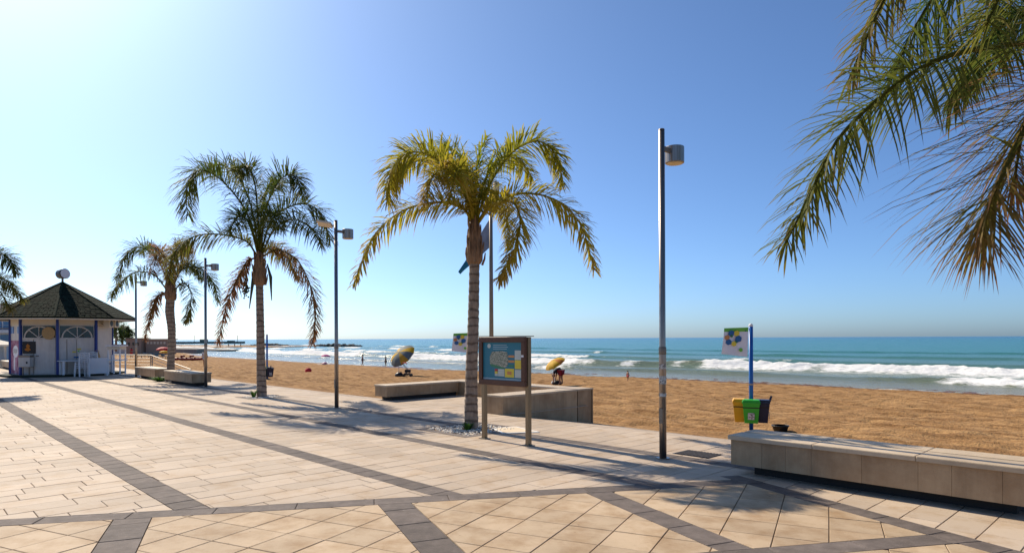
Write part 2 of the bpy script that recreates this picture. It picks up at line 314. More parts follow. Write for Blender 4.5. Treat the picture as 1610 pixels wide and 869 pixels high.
# ================================================================== THE SETTING
def rect(s0, s1, t0, t1): return [P(s, t) for s, t in ((s0, t0), (s1, t0), (s1, t1), (s0, t1))]
tag(MB().slab([p.xy for p in rect(-250, 420, -300, 13.05)][::-1], -3.0, -0.50).build('ground', M_['earth']), kind='structure')
# promenade base under the pavers, with the ramp down to the sand
mb = MB(); ts = [-60, 10.1, 13.1]
vs = []
for s in (-40, 46):
    for t in ts: vs.append(P(s, t, pave(t) - 0.014))
    for t in ts: vs.append(P(s, t, -0.49))
mb.add(vs, [(0, 1, 7, 6), (1, 2, 8, 7), (2, 5, 11, 8), (0, 6, 9, 3), (0, 3, 4, 1), (1, 4, 5, 2), (6, 7, 10, 9), (7, 8, 11, 10)][:])
prom = tag(mb.build('promenade', M_['mortar']), kind='structure')
mb = MB(); vs = []
for s in (46, 110):
    for t in ts: vs.append(P(s, t, pave(t) - 0.001))
    for t in ts: vs.append(P(s, t, -0.49))
mb.add(vs, [(0, 1, 7, 6), (1, 2, 8, 7), (2, 5, 11, 8), (0, 6, 9, 3)])
tag(mb.build('far_promenade', M_['farpave']), kind='structure')

# ---- paving: convex clipping of every stone against the bands
def clip(poly, hp):
    for (nx, ny, c) in hp:          # keep nx*s+ny*t >= c
        out = []
        for i in range(len(poly)):
            a = poly[i]; b = poly[(i + 1) % len(poly)]
            da = nx * a[0] + ny * a[1] - c; db = nx * b[0] + ny * b[1] - c
            if da >= 0: out.append(a)
            if (da >= 0) != (db >= 0):
                k = da / (da - db); out.append((a[0] + (b[0] - a[0]) * k, a[1] + (b[1] - a[1]) * k))
        poly = out
        if len(poly) < 3: return []
    # drop slivers
    A = 0
    for i in range(len(poly)): a = poly[i]; b = poly[(i + 1) % len(poly)]; A += a[0] * b[1] - b[0] * a[1]
    return poly if abs(A) / 2 > 0.0012 else []
def inset(hp, g): return [(nx, ny, c + g * math.hypot(nx, ny)) for nx, ny, c in hp]
GAP = 0.0034
def seen(p):
    q = P(p[0], p[1]); return q.y > 2.2 and abs(q.x) < 1.05 * q.y + 3.0
pavers = []; borders = []; tiles = []
def lay(poly, store):
    if poly:
        cx = sum(p[0] for p in poly) / len(poly); cy = sum(p[1] for p in poly) / len(poly)
        if seen((cx, cy)): store.append((poly, P(cx, cy).length))
def grid(hp, ang, a, b, box, store, stagger=None, org=(0, 0)):
    """stones a (along ang) by b, inside half-planes hp"""
    ca, sa = math.cos(ang), math.sin(ang); hpi = inset(hp, GAP)
    cs = [((x - org[0]) * ca + (y - org[1]) * sa, -(x - org[0]) * sa + (y - org[1]) * ca) for x in box[:2] for y in box[2:]]
    i0, i1 = math.floor(min(c[0] for c in cs) / a) - 1, math.ceil(max(c[0] for c in cs) / a) + 1
    j0, j1 = math.floor(min(c[1] for c in cs) / b), math.ceil(max(c[1] for c in cs) / b)
    for j in range(j0, j1):
        off = (random.Random(j * 7 + int(box[2] * 13)).random() * a) if stagger else 0
        for i in range(i0, i1):
            x0, x1 = i * a + off + GAP, (i + 1) * a + off - GAP; y0, y1 = j * b + GAP, (j + 1) * b - GAP
            q = [(org[0] + x * ca - y * sa, org[1] + x * sa + y * ca) for x, y in ((x0, y0), (x1, y0), (x1, y1), (x0, y1))]
            lay(clip(q, hpi), store)
# band E: s + .615 t = c
KE = 0.615; E0, E1 = 8.26, 8.56; F0, F1 = 5.42, 5.72
far_E = (1, KE, E1); strips = [(2.10, 2.40), (4.37, 4.66), (6.42, 6.68)]
DT = (8.20, 8.46)
PA, PB = 0.6, 0.33
# oblique strips on the near side: direction (.937,.349) ; coordinate n = -.349 s + .937 t
def nn(s, t): return -0.349 * s + 0.937 * t
obl = []
for (s_, t_), wd in (((7.35, 1.76), 0.34), ((5.83, 3.85), 0.34), ((4.64, 5.80), 0.30), ((2.35, 7.03), 0.25)):
    c = nn(s_, t_); obl.append((c - wd / 2, c + wd / 2))
Gn = obl[3]
edges = [-3.5, strips[0][0], strips[0][1], strips[1][0], strips[1][1], strips[2][0], strips[2][1], DT[0], DT[1], 10.1]
for k in range(0, len(edges), 2):
    a, b = edges[k], edges[k + 1] if k + 1 < len(edges) else 10.1
    hp = [(0, 1, a), (0, -1, -b), far_E, (-1, 0, -46)]
    if k >= 6: hp = [(0, 1, a), (0, -1, -b), (-1, 0, -46), (1, 0, -3)] + ([far_E] if False else [])
    if k == 6:   # between strip C and strip D: stops at band E, then at the oblique strip
        grid([(0, 1, a), (0, -1, -b), far_E, (-1, 0, -46)], math.pi / 2, PA, PB, (2, 46, a, b), pavers, True)
        grid([(0, -1, -b), (-1, -KE, -E1), (-0.349, 0.937, Gn[1]), (1, 0, -3)], math.pi / 2, PA, PB, (-3, 6, 5, b), pavers, True)
        continue
    grid(hp, math.pi / 2, PA, PB, (-3 if k >= 6 else 2, 46, a, b), pavers, True)
# ramp (t 10.1 .. 13.1) outside the bench terrace
SU0, SU1 = 10.9, 16.4
grid([(0, 1, 10.1), (0, -1, -13.1), (-1, 0, -SU0), (1, 0, -3)], math.pi / 2, PA, PB, (-3, SU0, 10.1, 13.1), pavers, True)
grid([(0, 1, 10.1), (0, -1, -13.1), (1, 0, SU1), (-1, 0, -46)], math.pi / 2, PA, PB, (SU1, 46, 10.1, 13.1), pavers, True)
flat = []
grid([(0, 1, 10.1), (0, -1, -13.1), (1, 0, SU0), (-1, 0, -SU1)], math.pi / 2, PA, PB, (SU0, SU1, 10.1, 13.1), flat, True)
# dark strips along the promenade
for a, b in strips: grid([(0, 1, a), (0, -1, -b), far_E, (-1, 0, -46)], 0, 0.33, 2.0, (3, 46, a, b), borders, org=(0, a - 0.5))
grid([(0, 1, DT[0]), (0, -1, -DT[1]), (1, 0, -3), (-1, 0, -46)], 0, 0.33, 2.0, (-3, 46, DT[0], DT[1]), borders, org=(0, DT[0] - 0.5))
# bands E and F and the oblique strips
aE = math.atan2(1, -KE)
for lo, hi in ((E0, E1), (F0, F1)):
    hp = [(1, KE, lo), (-1, -KE, -hi), (0, 1, -2.5), (0.349, -0.937, -Gn[1])]
    sc = (lo + hi) / 2 / math.hypot(1, KE); nx, ny = 1 / math.hypot(1, KE), KE / math.hypot(1, KE)
    grid(hp, aE, 0.8, 1.2, (-2, 11, -3, 8.5), borders, org=(nx * sc - 0.6 * -math.sin(aE) * 1, ny * sc - 0.6 * math.cos(aE)))
aO = math.atan2(0.349, 0.937)
for i, (lo, hi) in enumerate(obl):
    c = (lo + hi) / 2; og = (-0.349 * (c - 1.0), 0.937 * (c - 1.0))
    for cell in ([(1, KE, F1), (-1, -KE, -E0)], [(-1, -KE, -F0), (1, 0, -3)]):
        grid([(-0.349, 0.937, lo), (0.349, -0.937, -hi)] + cell, aO, 0.55, 2.0, (-3, 10, -3, 9), borders, org=og)
    if i == 3: grid([(-0.349, 0.937, lo), (0.349, -0.937, -hi), (1, KE, E0), (-1, -KE, -(E1 + 0.25))], aO, 0.55, 2.0, (-3, 10, 3, 9), borders, org=og)
# near cells: square tiles turned the other way
aT = math.radians(-20.5); bounds = [-6.0] + [x for o_ in obl for x in o_]
for k in range(0, len(bounds) - 1, 2):
    for cell in ([(1, KE, F1), (-1, -KE, -E0)], [(-1, -KE, -F0), (1, 0, -2)]):
        grid([(-0.349, 0.937, bounds[k]), (0.349, -0.937, -bounds[k + 1])] + cell, aT, 0.44, 0.44, (-2, 10, -3, 9), tiles)
# clearings in the paving for the tree pits
PITS = [(9.68, 8.12, 0.62), (19.6, 8.15, 0.5)]
def in_pit(poly):
    cx = sum(p[0] for p in poly) / len(poly); cy = sum(p[1] for p in poly) / len(poly)
    return any(abs(cx - a) < r and abs(cy - b) < r for a, b, r in PITS)
def lay_all(store, mt, name, fieldname, limit, flatz=False):
    store = [x for x in store if not in_pit(x[0])]
    store.sort(key=lambda x: x[1]); rest = MB()
    for i, (poly, d) in enumerate(store):
        w_ = [P(a, b) for a, b in poly]; dz = random.uniform(-0.0018, 0.0012)
        zf = (lambda x, y: 0.0) if flatz else (lambda x, y: pave(x * D2.x + y * D2.y))
        if i < limit:
            c = sum((p for p in w_), Vector()) / len(w_)
            m_ = MB().slab([p.xy for p in w_][::-1] if orient(w_) < 0 else [p.xy for p in w_], -0.03, dz, 0.004, zf=zf)
            m_.build(name, mt, prom)
        else:
            rest.slab([p.xy for p in w_][::-1] if orient(w_) < 0 else [p.xy for p in w_], -0.03, dz, 0.004, zf=zf)
    if rest.v: tag(rest.build(fieldname, mt, prom), kind='stuff')
def orient(w_):
    A = 0
    for i in range(len(w_)): a = w_[i]; b = w_[(i + 1) % len(w_)]; A += a.x * b.y - b.x * a.y
    return A
lay_all(pavers, M_['paver'], 'paver', 'distant_pavers', 300)
lay_all(tiles, M_['tile'], 'square_tile', 'outer_square_tiles', 300)
lay_all(borders, M_['lava'], 'border_stone', 'distant_border_stones', 300)
# terrace floor inside the U bench
mb = MB().slab([p.xy for p in rect(SU0 + 0.08, SU1 - 0.1, 10.1, 13.28)][::-1], -0.47, -0.014); terr = tag(mb.build('terrace', M_['mortar']), kind='structure')
fm = MB()
for poly, d in flat:
    w_ = [P(a, b) for a, b in poly]; fm.slab([p.xy for p in w_][::-1] if orient(w_) < 0 else [p.xy for p in w_], -0.013, random.uniform(-0.0015, 0.001), 0.004)
tag(fm.build('terrace_pavers', M_['paver'], terr), kind='stuff')

# ---- sand
ss = [-12 + 0.2 * i for i in range(60)] + [0.13 * i for i in range(310)]
while ss[-1] < 330: ss.append(ss[-1] + 0.15 * (1 + (ss[-1] - 40) * 0.06))
tt = [0.0]; n_t = 300
def sand_z(s, t, far):
    if t < 13.1: return pave(t) - 0.022 - (13.1 - t) * 0.05 + 0.05 * noise.noise((s * 0.9, t * 1.4, 2.0)) + 0.03 * noise.noise((s * 2.9, t * 3.4, 6.0))
    z = beach(s, t)
    for tr_, wd_ in ((15.9, .16), (17.6, .16), (21.3, .2), (23.1, .2), (29.0, .22), (31.2, .22)):
        d_ = t - tr_ - 0.8 * noise.noise((s * 0.03, tr_, 0)); z -= 0.055 * math.exp(-(d_ / wd_) ** 2) * (0.6 + 0.8 * noise.noise((s * 1.6, tr_, 3.0)))
    k = max(0.0, min(1.0, (t - 13.1) / 1.2))
    f = max(0.25, 1 - far)
    z += k * f * (0.06 * noise.noise((s * 0.8, t * 1.1, 1.3)) + 0.10 * noise.noise((s * 0.3, t * 1.8, 4.0)) + 0.06 * noise.noise((s * 1.9, t * 2.3, 7.7)) - 0.16 * max(0, noise.noise((s * 1.5, t * 2.3, 17.7)) - 0.15) + 0.035 * noise.noise((s * 3.7, t * 4.6, 27.7)) + 0.10 * noise.noise((s * 0.13, t * 0.22, 9.1)))
    return z - 0.012 * (1 - k)
vs = []; wet = []
for s in ss:
    sh = shore(s) + 5
    for j in range(n_t):
        t = 12.5 + (sh - 12.5) * (0.72 * j / (n_t - 1) + 0.28 * (j / (n_t - 1)) ** 2)
        vs.append(P(s, t, sand_z(s, t, min(1, max(0, (s - 60) / 120)))))
        d = sh - 5 - t + 1.3 * noise.noise((s * 0.09, 2.2, 0)); wet.append(max(0.0, min(1.0, (3.2 - d) / 2.2)))
nS = len(ss)
fs = [(i * n_t + j, i * n_t + j + 1, (i + 1) * n_t + j + 1, (i + 1) * n_t + j) for i in range(nS - 1) for j in range(n_t - 1)]
sand = tag(MB().add(vs, [f[::-1] for f in fs]).build('sand', M_['sand'], smooth=True), kind='structure')
sand.data.attributes.new('wet', 'FLOAT', 'POINT').data.foreach_set('value', wet)
# far spit of sand beyond the groyne
pts = [G(u, v, -1.95) for u, v in ((150, 552), (255, 548), (330, 546.2), (420, 545.2), (505, 544.2), (470, 542.6), (380, 541.8), (250, 541.5), (150, 541.5))]
tag(MB().slab([p.xy for p in pts], -3.0, -1.95).build('far_beach', M_['sand']), kind='structure')

# ---- sea with breaking waves
sl_ = [-60 + 1.0 * i for i in range(60)] + [0.5 * i for i in range(260)]
while sl_[-1] < 700: sl_.append(sl_[-1] + 1.0 * (1 + (sl_[-1] - 130) * 0.03))
tl_ = [48 + 0.4 * i for i in range(130)]
while tl_[-1] < 420: tl_.append(tl_[-1] + 0.4 * (1 + (tl_[-1] - 99) * 0.035))
tl_[-1] = 420; sl_[-1] = 700
def gauss(x, a): return math.exp(-(x / a) ** 2)
def wave(s, t):
    n = noise.noise
    z = 0.05 * n((s * 0.12, t * 0.45, 0.5)) + 0.06 * n((s * 0.05, t * 0.2, 3.0)); foam = 0.0
    dsh = t - shore(s) - 1.0 * n((s * 0.07, 0.3, 8.0))
    for k, (tc0, amp, wash, cover) in enumerate(((78, 0.95, 9, 0.26), (65, 0.42, 3, -0.22), (104, 0.45, 8, -0.34 + 0.42 * min(1, max(0, (s - 50) / 60))), (134, 0.5, 12, -0.42 + 0.45 * min(1, max(0, (s - 60) / 80))), (175, 0.5, 14, -0.45 + 0.42 * min(1, max(0, (s - 90) / 80))))):
        tc = tc0 + (shore(s) - 54) * 0.6 + 3.2 * n((s * 0.025, k * 3.1, 0)) + 1.1 * n((s * 0.11, k * 5.0, 1.0))
        br = cover + 0.75 * n((s * 0.045, k * 2.7, 5.0)) + 0.35 * n((s * 0.21, k * 1.7, 2.0))
        A = amp * (0.75 + 0.5 * n((s * 0.06, k * 9.0, 7.0)))
        d = t - tc
        z += A * (gauss(d, 0.9) if d < 0 else gauss(d, 3.6))
        b = max(0.0, min(1.0, br * 3 + 0.35))
        if b > 0:
            rough = (0.34 * abs(n((s * 0.9, t * 1.2, 4.4))) + 0.22 * abs(n((s * 2.3, t * 2.1, 9.4)))) * b
            if -2.2 < d < 0.8: foam = max(foam, b * 0.66 * (1 if d > -1.4 else 0.85)); z += rough
            elif -wash < d <= -2.2: foam = max(foam, b * (0.46 * (1 + (d + 2.2) / wash) + 0.02))
    e = max(0.0, 1 - abs(dsh - 0.6) / 1.1) * (0.50 + 0.35 * n((s * 0.12, 4.0, 4.0)))
    foam = max(foam, e)
    foam = max(foam, 0.28 * max(0, n((s * 0.03, t * 0.10, 12.0))) if t < 78 else 0)
    edge = min(1, (420 - t) / 120, (s + 60) / 20, (700 - s) / 120)
    return z * max(0, edge), foam
vs = []; foam = []
WZ = -2.2
for s in sl_:
    for t in tl_:
        z, f = wave(s, t); vs.append(P(s, t, WZ + z)); foam.append(f)
nT = len(tl_)
fs = [(i * nT + j, (i + 1) * nT + j, (i + 1) * nT + j + 1, i * nT + j + 1) for i in range(len(sl_) - 1) for j in range(nT - 1)]
mb = MB().add(vs, [f[::-1] if P(1, 0).cross(P(0, 1)).z < 0 else f for f in fs])
FARD = 60000
for s0, s1, t0, t1 in ((-FARD, -60, 48, FARD), (700, FARD, 48, FARD), (-60, 700, 420, FARD)):
    q = rect(s0, s1, t0, t1); mb.add([p + Vector((0, 0, WZ)) for p in q], [(3, 2, 1, 0)]); foam += [0] * 4
sea = tag(mb.build('sea', M_['sea'], smooth=True), kind='structure')
sea.data.attributes.new('foam', 'FLOAT', 'POINT').data.foreach_set('value', foam)

# ================================================================== BENCHES
def bench(name, s0, s1, t0, t1, label, group, h=0.50, ends=(1, 1), groove=False, seed=1):
    rnd = random.Random(seed); root = thing(name, P((s0 + s1) / 2, (t0 + t1) / 2, 0), label, 'bench', group)
    zb = 0.13
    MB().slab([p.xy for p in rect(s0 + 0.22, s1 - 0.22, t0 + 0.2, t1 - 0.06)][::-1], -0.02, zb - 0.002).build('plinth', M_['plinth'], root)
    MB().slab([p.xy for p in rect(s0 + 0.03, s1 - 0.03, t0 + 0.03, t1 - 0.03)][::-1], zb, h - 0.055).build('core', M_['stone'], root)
    def run(a, b):
        x = a; out = []
        while x < b - 0.05:
            y = min(b, x + rnd.choice((0.3, 0.3, 0.42, 0.55, 0.62)));
            if b - y < 0.2: y = b
            out.append((x, y)); x = y
        return out
    for a, b in run(s0, s1):
        for tt0, tt1 in ((t0, t0 + 0.029), (t1 - 0.029, t1)):
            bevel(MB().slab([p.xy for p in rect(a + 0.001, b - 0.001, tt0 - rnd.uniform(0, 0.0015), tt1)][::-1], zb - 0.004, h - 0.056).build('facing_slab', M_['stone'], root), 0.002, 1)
    for a, b in run(t0 + 0.03, t1 - 0.03):
        for x0, x1 in ((s0, s0 + 0.029), (s1 - 0.029, s1)):
            MB().slab([p.xy for p in rect(x0, x1, a + 0.001, b - 0.001)][::-1], zb - 0.004, h - 0.056).build('facing_slab', M_['stone'], root)
    n = max(1, round((s1 - s0) / 1.1)); L = (s1 - s0 + 0.06) / n
    for i in range(n):
        x0 = s0 - 0.03 + i * L
        if groove:
            tm = t0 + (t1 - t0) * 0.52
            bevel(MB().slab([p.xy for p in rect(x0 + 0.001, x0 + L - 0.001, t0 - 0.035, tm)][::-1], h - 0.055, h).build('cap_slab', M_['cap'], root), 0.012)
            bevel(MB().slab([p.xy for p in rect(x0 + 0.001, x0 + L - 0.001, tm + 0.055, t1 + 0.035)][::-1], h - 0.055, h).build('cap_slab', M_['cap'], root), 0.012)
        else:
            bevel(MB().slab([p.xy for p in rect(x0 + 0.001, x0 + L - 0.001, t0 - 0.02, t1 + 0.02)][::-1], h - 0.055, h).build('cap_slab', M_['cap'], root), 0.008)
    if groove: MB().slab([p.xy for p in rect(s0, s1, tm + 0.001, tm + 0.054)][::-1], h - 0.05, h - 0.018).build('groove_strip', M_['groove'], root)
    return root
GB = 'stone benches along the promenade'
bench('stone_bench', 1.0, 4.13, 7.81, 8.49, 'long pale stone bench with grooved top in the right foreground', GB, groove=True, seed=4)
bench('stone_bench', 26.0, 29.4, 8.15, 8.85, 'small stone bench between the third palm and the lamp post nearest it', GB, seed=5)
bench('stone_bench', 31.1, 34.3, 8.25, 8.95, 'small stone bench beside the palm, next to the kiosk side', GB, seed=6)
pl = G(16, 581)
sp_, tp_ = ST(pl)
bench('stone_bench', sp_ - 1.5, sp_ + 4.5, tp_ - 0.1, tp_ + 0.6, 'low stone bench left of the kiosk at the photo edge', GB, seed=8)
# U-shaped bench around the terrace
root = thing('terrace_bench', P(13.6, 12, 0), 'U shaped stone bench wall around the terrace behind the information board', 'bench')
H = 0.44
def wallrun(s0, s1, t0, t1, zlo, along_t, plinth):
    rnd = random.Random(int(s0 * 10 + t0)); zb = 0.11 if plinth else zlo
    MB().slab([p.xy for p in rect(s0 + 0.03, s1 - 0.03, t0 + 0.03, t1 - 0.03)][::-1], zb + 0.003, H - 0.045).build('core', M_['stone'], root)
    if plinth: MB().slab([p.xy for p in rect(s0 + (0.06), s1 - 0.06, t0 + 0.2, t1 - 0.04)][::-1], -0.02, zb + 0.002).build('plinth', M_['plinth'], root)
    a0, a1 = (t0, t1) if along_t else (s0, s1); x = a0
    while x < a1 - 0.01:
        y = min(a1, x + rnd.choice((0.4, 0.5, 0.6)));
        if a1 - y < 0.2: y = a1
        for k in (0, 1):
            if along_t: q = rect(s0 if k == 0 else s1 - 0.029, s0 + 0.029 if k == 0 else s1, x + 0.001, y - 0.001)
            else: q = rect(x + 0.001, y - 0.001, t0 if k == 0 else t1 - 0.029, t0 + 0.029 if k == 0 else t1)
            MB().slab([p.xy for p in q][::-1], zb, H - 0.046).build('facing_slab', M_['stone'], root)
        x = y
    if along_t:
        for ta in (t0, t1 - 0.029): MB().slab([p.xy for p in rect(s0 + 0.03, s1 - 0.03, ta, ta + 0.029)][::-1], zb, H - 0.046).build('facing_slab', M_['stone'], root)
    n = max(1, round((a1 - a0) / 1.0)); L = (a1 - a0) / n
    for i in range(n):
        x = a0 + i * L
        q = rect(s0 - 0.02, s1 + 0.02, x + 0.001 - (0.02 if i == 0 else 0), x + L - 0.001) if along_t else rect(x + 0.001, x + L - 0.001, t0 - 0.02, t1 + 0.02)
        bevel(MB().slab([p.xy for p in q][::-1], H - 0.045, H).build('cap_slab', M_['cap'], root), 0.006)
wallrun(15.75, 16.35, 10.1, 12.7, 0, True, True)
wallrun(10.93, 11.53, 10.1, 12.7, -0.5, True, False)
wallrun(10.93, 16.35, 12.74, 13.34, -0.5, False, False)

# ================================================================== LAMP POSTS
def lamp_post(s, t):
    base = P(s, t, 0); root = thing('lamp_post', base, 'x', 'lamp post', 'lamp posts along the promenade')
    MB().tube([base + Vector((0, 0, z)) for z in (0, 1.55, 1.6, 4.76)], [0.052, 0.052, 0.046, 0.044], 16).build('pole', M_['steel'], root, True)
    MB().tube([base + Vector((0, 0, z)) for z in (1.50, 1.52, 1.60, 1.62)], [0.05, 0.056, 0.056, 0.046], 16).build('collar', M_['alu'], root, True)
    MB().tube([base + Vector((0, 0, z)) for z in (4.758, 4.775)], [0.046, 0.04], 16).build('top_cap', M_['alu'], root)
    MB().slab([(base + Vector((math.cos(a) * 0.1, math.sin(a) * 0.1, 0))).xy for a in [i * math.pi / 8 for i in range(16)]], 0.0, 0.014).build('base_plate', M_['steel'], root)
    c = base + D2 * 0.34
    MB().bar(base + Vector((0, 0, 4.50)), c + Vector((0, 0, 4.50)) - D2 * 0.12, 0.035, 0.07).build('arm', M_['alu'], root)
    h = MB().tube([c + Vector((0, 0, z)) for z in (4.34, 4.345, 4.575, 4.58)], [0.136, 0.14, 0.14, 0.136], 28).build('lamp_head', M_['steel'], root, False)
    MB().tube([c + Vector((0, 0, z)) for z in (4.332, 4.339)], [0.122, 0.122], 28).build('lens', M_['lens'], h)
    hb = MB().box(base + Vector((0, 0, 0.62)) - D2 * 0.051, (0.06, 0.006, 0.22), ANG); hb.build('access_hatch', M_['alu'], root)
    return root
L1 = lamp_post(5.34, 8.1); L1['label'] = 'tall steel lamp post nearest the camera, right of the information board'
for s, lb in ((15.1, 'steel lamp post with a flat floodlight beside the drum head, between two palms'), (25.3, 'steel lamp post at the end of the small stone benches'), (34.8, 'farthest steel lamp post, next to the kiosk')):
    c = copy_tree(L1); c.location = P(s, 8.2 if s < 20 else 8.42, 0); c['label'] = lb
    if s == 15.1:
        b_ = Vector(c.location); v_ = Vector((-0.3, 0.05, 0)).normalized()
        f = MB().bar(b_ + Vector((0, 0, 4.62)), b_ + v_ * 0.14 + Vector((0, 0, 4.66)), 0.03); f.build('bracket', M_['alu'], c)
        M3 = Matrix.Rotation(math.radians(10), 3, 'Y') @ Matrix.Rotation(math.radians(-18), 3, 'X')
        bevel(MB().box(b_ + v_ * 0.30 + Vector((0, 0, 4.69)), (0.37, 0.26, 0.06), M=M3).build('floodlight', M_['cream'], c), 0.01)
# stickers on the first pole
q = L1.location
for z, hh in ((1.30, 0.07), (1.08, 0.12), (0.9, 0.05)): MB().tube([q + Vector((0, 0, z)), q + Vector((0, 0, z + hh))], 0.0535, 16, cap=False).build('sticker', M_['label'], L1)

# ================================================================== INFORMATION BOARD
A0 = G(762, 689); A1 = G(831, 700)
bd = (A1 - A0); BW = bd.length; bd.normalize(); bn = Vector((bd.y, -bd.x, 0))     # bn faces the camera
if bn.y > 0: bn = -bn
rz = math.atan2(bd.y, bd.x)
root = thing('information_board', (A0 + A1) / 2, 'wood framed information board with a teal town map on two posts', 'sign')
for a in (A0, A1):
    bevel(MB().box(a + Vector((0, 0, 0.885)), (0.075, 0.075, 1.77), rz).build('post', M_['bronze'], root), 0.004, 1)
    f = MB().box(a + Vector((0, 0, 0.006)), (0.17, 0.13, 0.012), rz)
    pt = f.build('foot_plate', M_['alu'], root)
    for dx in (-0.065, 0.065):
        MB().tube([a + bd * dx + Vector((0, 0, 0.01)), a + bd * dx + Vector((0, 0, 0.03))], 0.012, 6).build('bolt', M_['alu'], pt)
ctr = (A0 + A1) / 2 + bn * 0.072; z0, z1 = 0.96, 1.775; hw = BW / 2 + 0.03
MB().box(ctr - bn * 0.012 + Vector((0, 0, (z0 + z1) / 2)), (hw * 2 - 0.02, 0.02, z1 - z0 - 0.02), rz).build('back_panel', M_['wood'], root)
for (cx, cz, sx, sz) in ((0, z0 + 0.045, hw * 2, 0.09), (0, z1 - 0.045, hw * 2, 0.09), (-hw + 0.045, (z0 + z1) / 2, 0.09, z1 - z0 - 0.182), (hw - 0.045, (z0 + z1) / 2, 0.09, z1 - z0 - 0.182)):
    bevel(MB().box(ctr + bn * 0.014 + bd * cx + Vector((0, 0, cz)), (sx, 0.05, sz), rz).build('frame_rail', M_['wood'], root), 0.005, 1)
MB().box((A0 + A1) / 2 + Vector((0, 0, z1 + 0.009)), (hw * 2 + 0.04, 0.18, 0.014), rz).build('top_cap', M_['alu'], root)
iw, ih = hw * 2 - 0.18, z1 - z0 - 0.18
po = MB().box(ctr + bn * 0.003 + Vector((0, 0, (z0 + z1) / 2)), (iw, 0.006, ih), rz).build('poster', M_['c_teal'], root)
def pr(x0, x1, y0, y1, m, lift=1):   # 0..1 across the poster, y up
    c = ctr + bn * (0.0062 + 0.0012 * lift) + bd * ((x0 + x1) / 2 - 0.5) * iw + Vector((0, 0, (z0 + z1) / 2 + ((y0 + y1) / 2 - 0.5) * ih))
    MB().box(c, ((x1 - x0) * iw, 0.0012, (y1 - y0) * ih), rz).build('printed_patch', M_[m], po)
for i in range(3): pr(0.27, 0.62 - 0.07 * (i % 2) + 0.1 * (i == 1), 0.915 - i * 0.05, 0.932 - i * 0.05, 'c_lines')
# map with uneven outline
pm = [(0.18, 0.42), (0.3, 0.40), (0.42, 0.37), (0.56, 0.33), (0.64, 0.38), (0.66, 0.55), (0.63, 0.74), (0.5, 0.77), (0.38, 0.76), (0.24, 0.75), (0.18, 0.62)]
def poly_print(pts, m, lift, name='printed_patch'):
    vs = [ctr + bn * (0.0062 + 0.0012 * lift) + bd * (x - 0.5) * iw + Vector((0, 0, (z0 + z1) / 2 + (y - 0.5) * ih)) for x, y in pts]
    vs += [v - bn * 0.001 for v in vs]; n = len(pts)
    MB().add(vs, [tuple(range(n)), tuple(range(2 * n - 1, n - 1, -1))] + [(i, i + n, (i + 1) % n + n, (i + 1) % n) for i in range(n)]).build(name, M_[m], po)
poly_print(pm, 'c_map', 1.4); poly_print([(0.17, 0.42), (0.3, 0.40), (0.42, 0.37), (0.56, 0.33), (0.56, 0.29), (0.38, 0.31), (0.22, 0.35)], 'c_grn', 2.2)
poly_print([(0.16 + 0.045 * math.cos(a), 0.90 + 0.06 * math.sin(a)) for a in [i * math.pi / 6 for i in range(12)]], 'c_pale', 1)
pr(0.82, 0.985, 0.55, 0.79, 'c_pale'); pr(0.82, 0.985, 0.31, 0.54, 'c_yel'); pr(0.66, 0.81, 0.60, 0.66, 'c_ora'); pr(0.66, 0.81, 0.47, 0.53, 'c_ora'); pr(0.66, 0.81, 0.36, 0.41, 'c_grn')
pr(0.31, 0.385, 0.23, 0.29, 'c_red'); pr(0.31, 0.385, 0.165, 0.225, 'c_yel'); pr(0.31, 0.385, 0.10, 0.16, 'c_pale')
for i in range(3): pr(0.395, 0.555, 0.10 + 0.065 * i, 0.16 + 0.065 * i, 'c_pale')
pr(0.57, 0.80, 0.08, 0.31, 'c_yel'); pr(0.82, 0.985, 0.08, 0.29, 'c_pale'); pr(0.63, 0.74, 0.15, 0.24, 'c_ora', 2.2); pr(0, 1, 0.0, 0.045, 'c_lines')
MB().box(ctr + bn * 0.03 + bd * (hw - 0.05) + Vector((0, 0, z0 + 0.5)), (0.05, 0.03, 0.035), rz).build('latch', M_['plastic'], root)
# ================================================================== TREE PITS, SLAB, GRATE
def pit(s, t, r, label):
    root = thing('tree_pit', P(s, t, 0), label, 'tree pit', 'stone edged tree pits')
    k = 0.17
    for q in (rect(s - r, s + r, t - r, t - r + k), rect(s - r, s + r, t + r - k, t + r), rect(s - r, s - r + k, t - r + k + 0.002, t + r - k - 0.002), rect(s + r - k, s + r, t - r + k + 0.002, t + r - k - 0.002)):
        MB().slab([p.xy for p in q][::-1], -0.03, 0.003, 0.004).build('edge_stone', M_['lava'], root)
    pb = MB(); rnd = random.Random(int(s))
    for i in range(520):
        a, b = rnd.uniform(-r + k, r - k), rnd.uniform(-r + k, r - k)
        rr = rnd.uniform(0.013, 0.027); pb.ball(P(s + a, t + b, rnd.uniform(-0.008, 0.012)), (rr, rr * rnd.uniform(0.7, 1.2), rr * 0.7), 0, 6, 4)
    tag(pb.build('pebbles', M_['pebble'], root, True), kind='stuff')
pit(9.68, 8.12, 0.78, 'pebble filled tree pit around the palm next to the information board')
pit(19.6, 8.15, 0.6, 'pebble filled tree pit at the foot of the tall palm further left')
sl4 = [G(u, v) for u, v in ((772, 673), (812, 671), (849, 679.5), (790, 681.5))]
root = thing('ground_panel', sum(sl4, Vector()) / 4, 'pale flat panel with white edging lying on the paving behind the board', 'panel')
ordr = sl4 if orient(sl4) > 0 else sl4[::-1]
MB().slab([p.xy for p in ordr], 0.002, 0.012).build('border', M_['white_flat'], root)
cc = sum(ordr, Vector()) / 4
MB().slab([(cc + (p - cc) * 0.84).xy for p in ordr], 0.011, 0.0145).build('panel_face', M_['bronze_plate'], root)
gp = G(1097, 713.5); gs, gt = ST(gp)
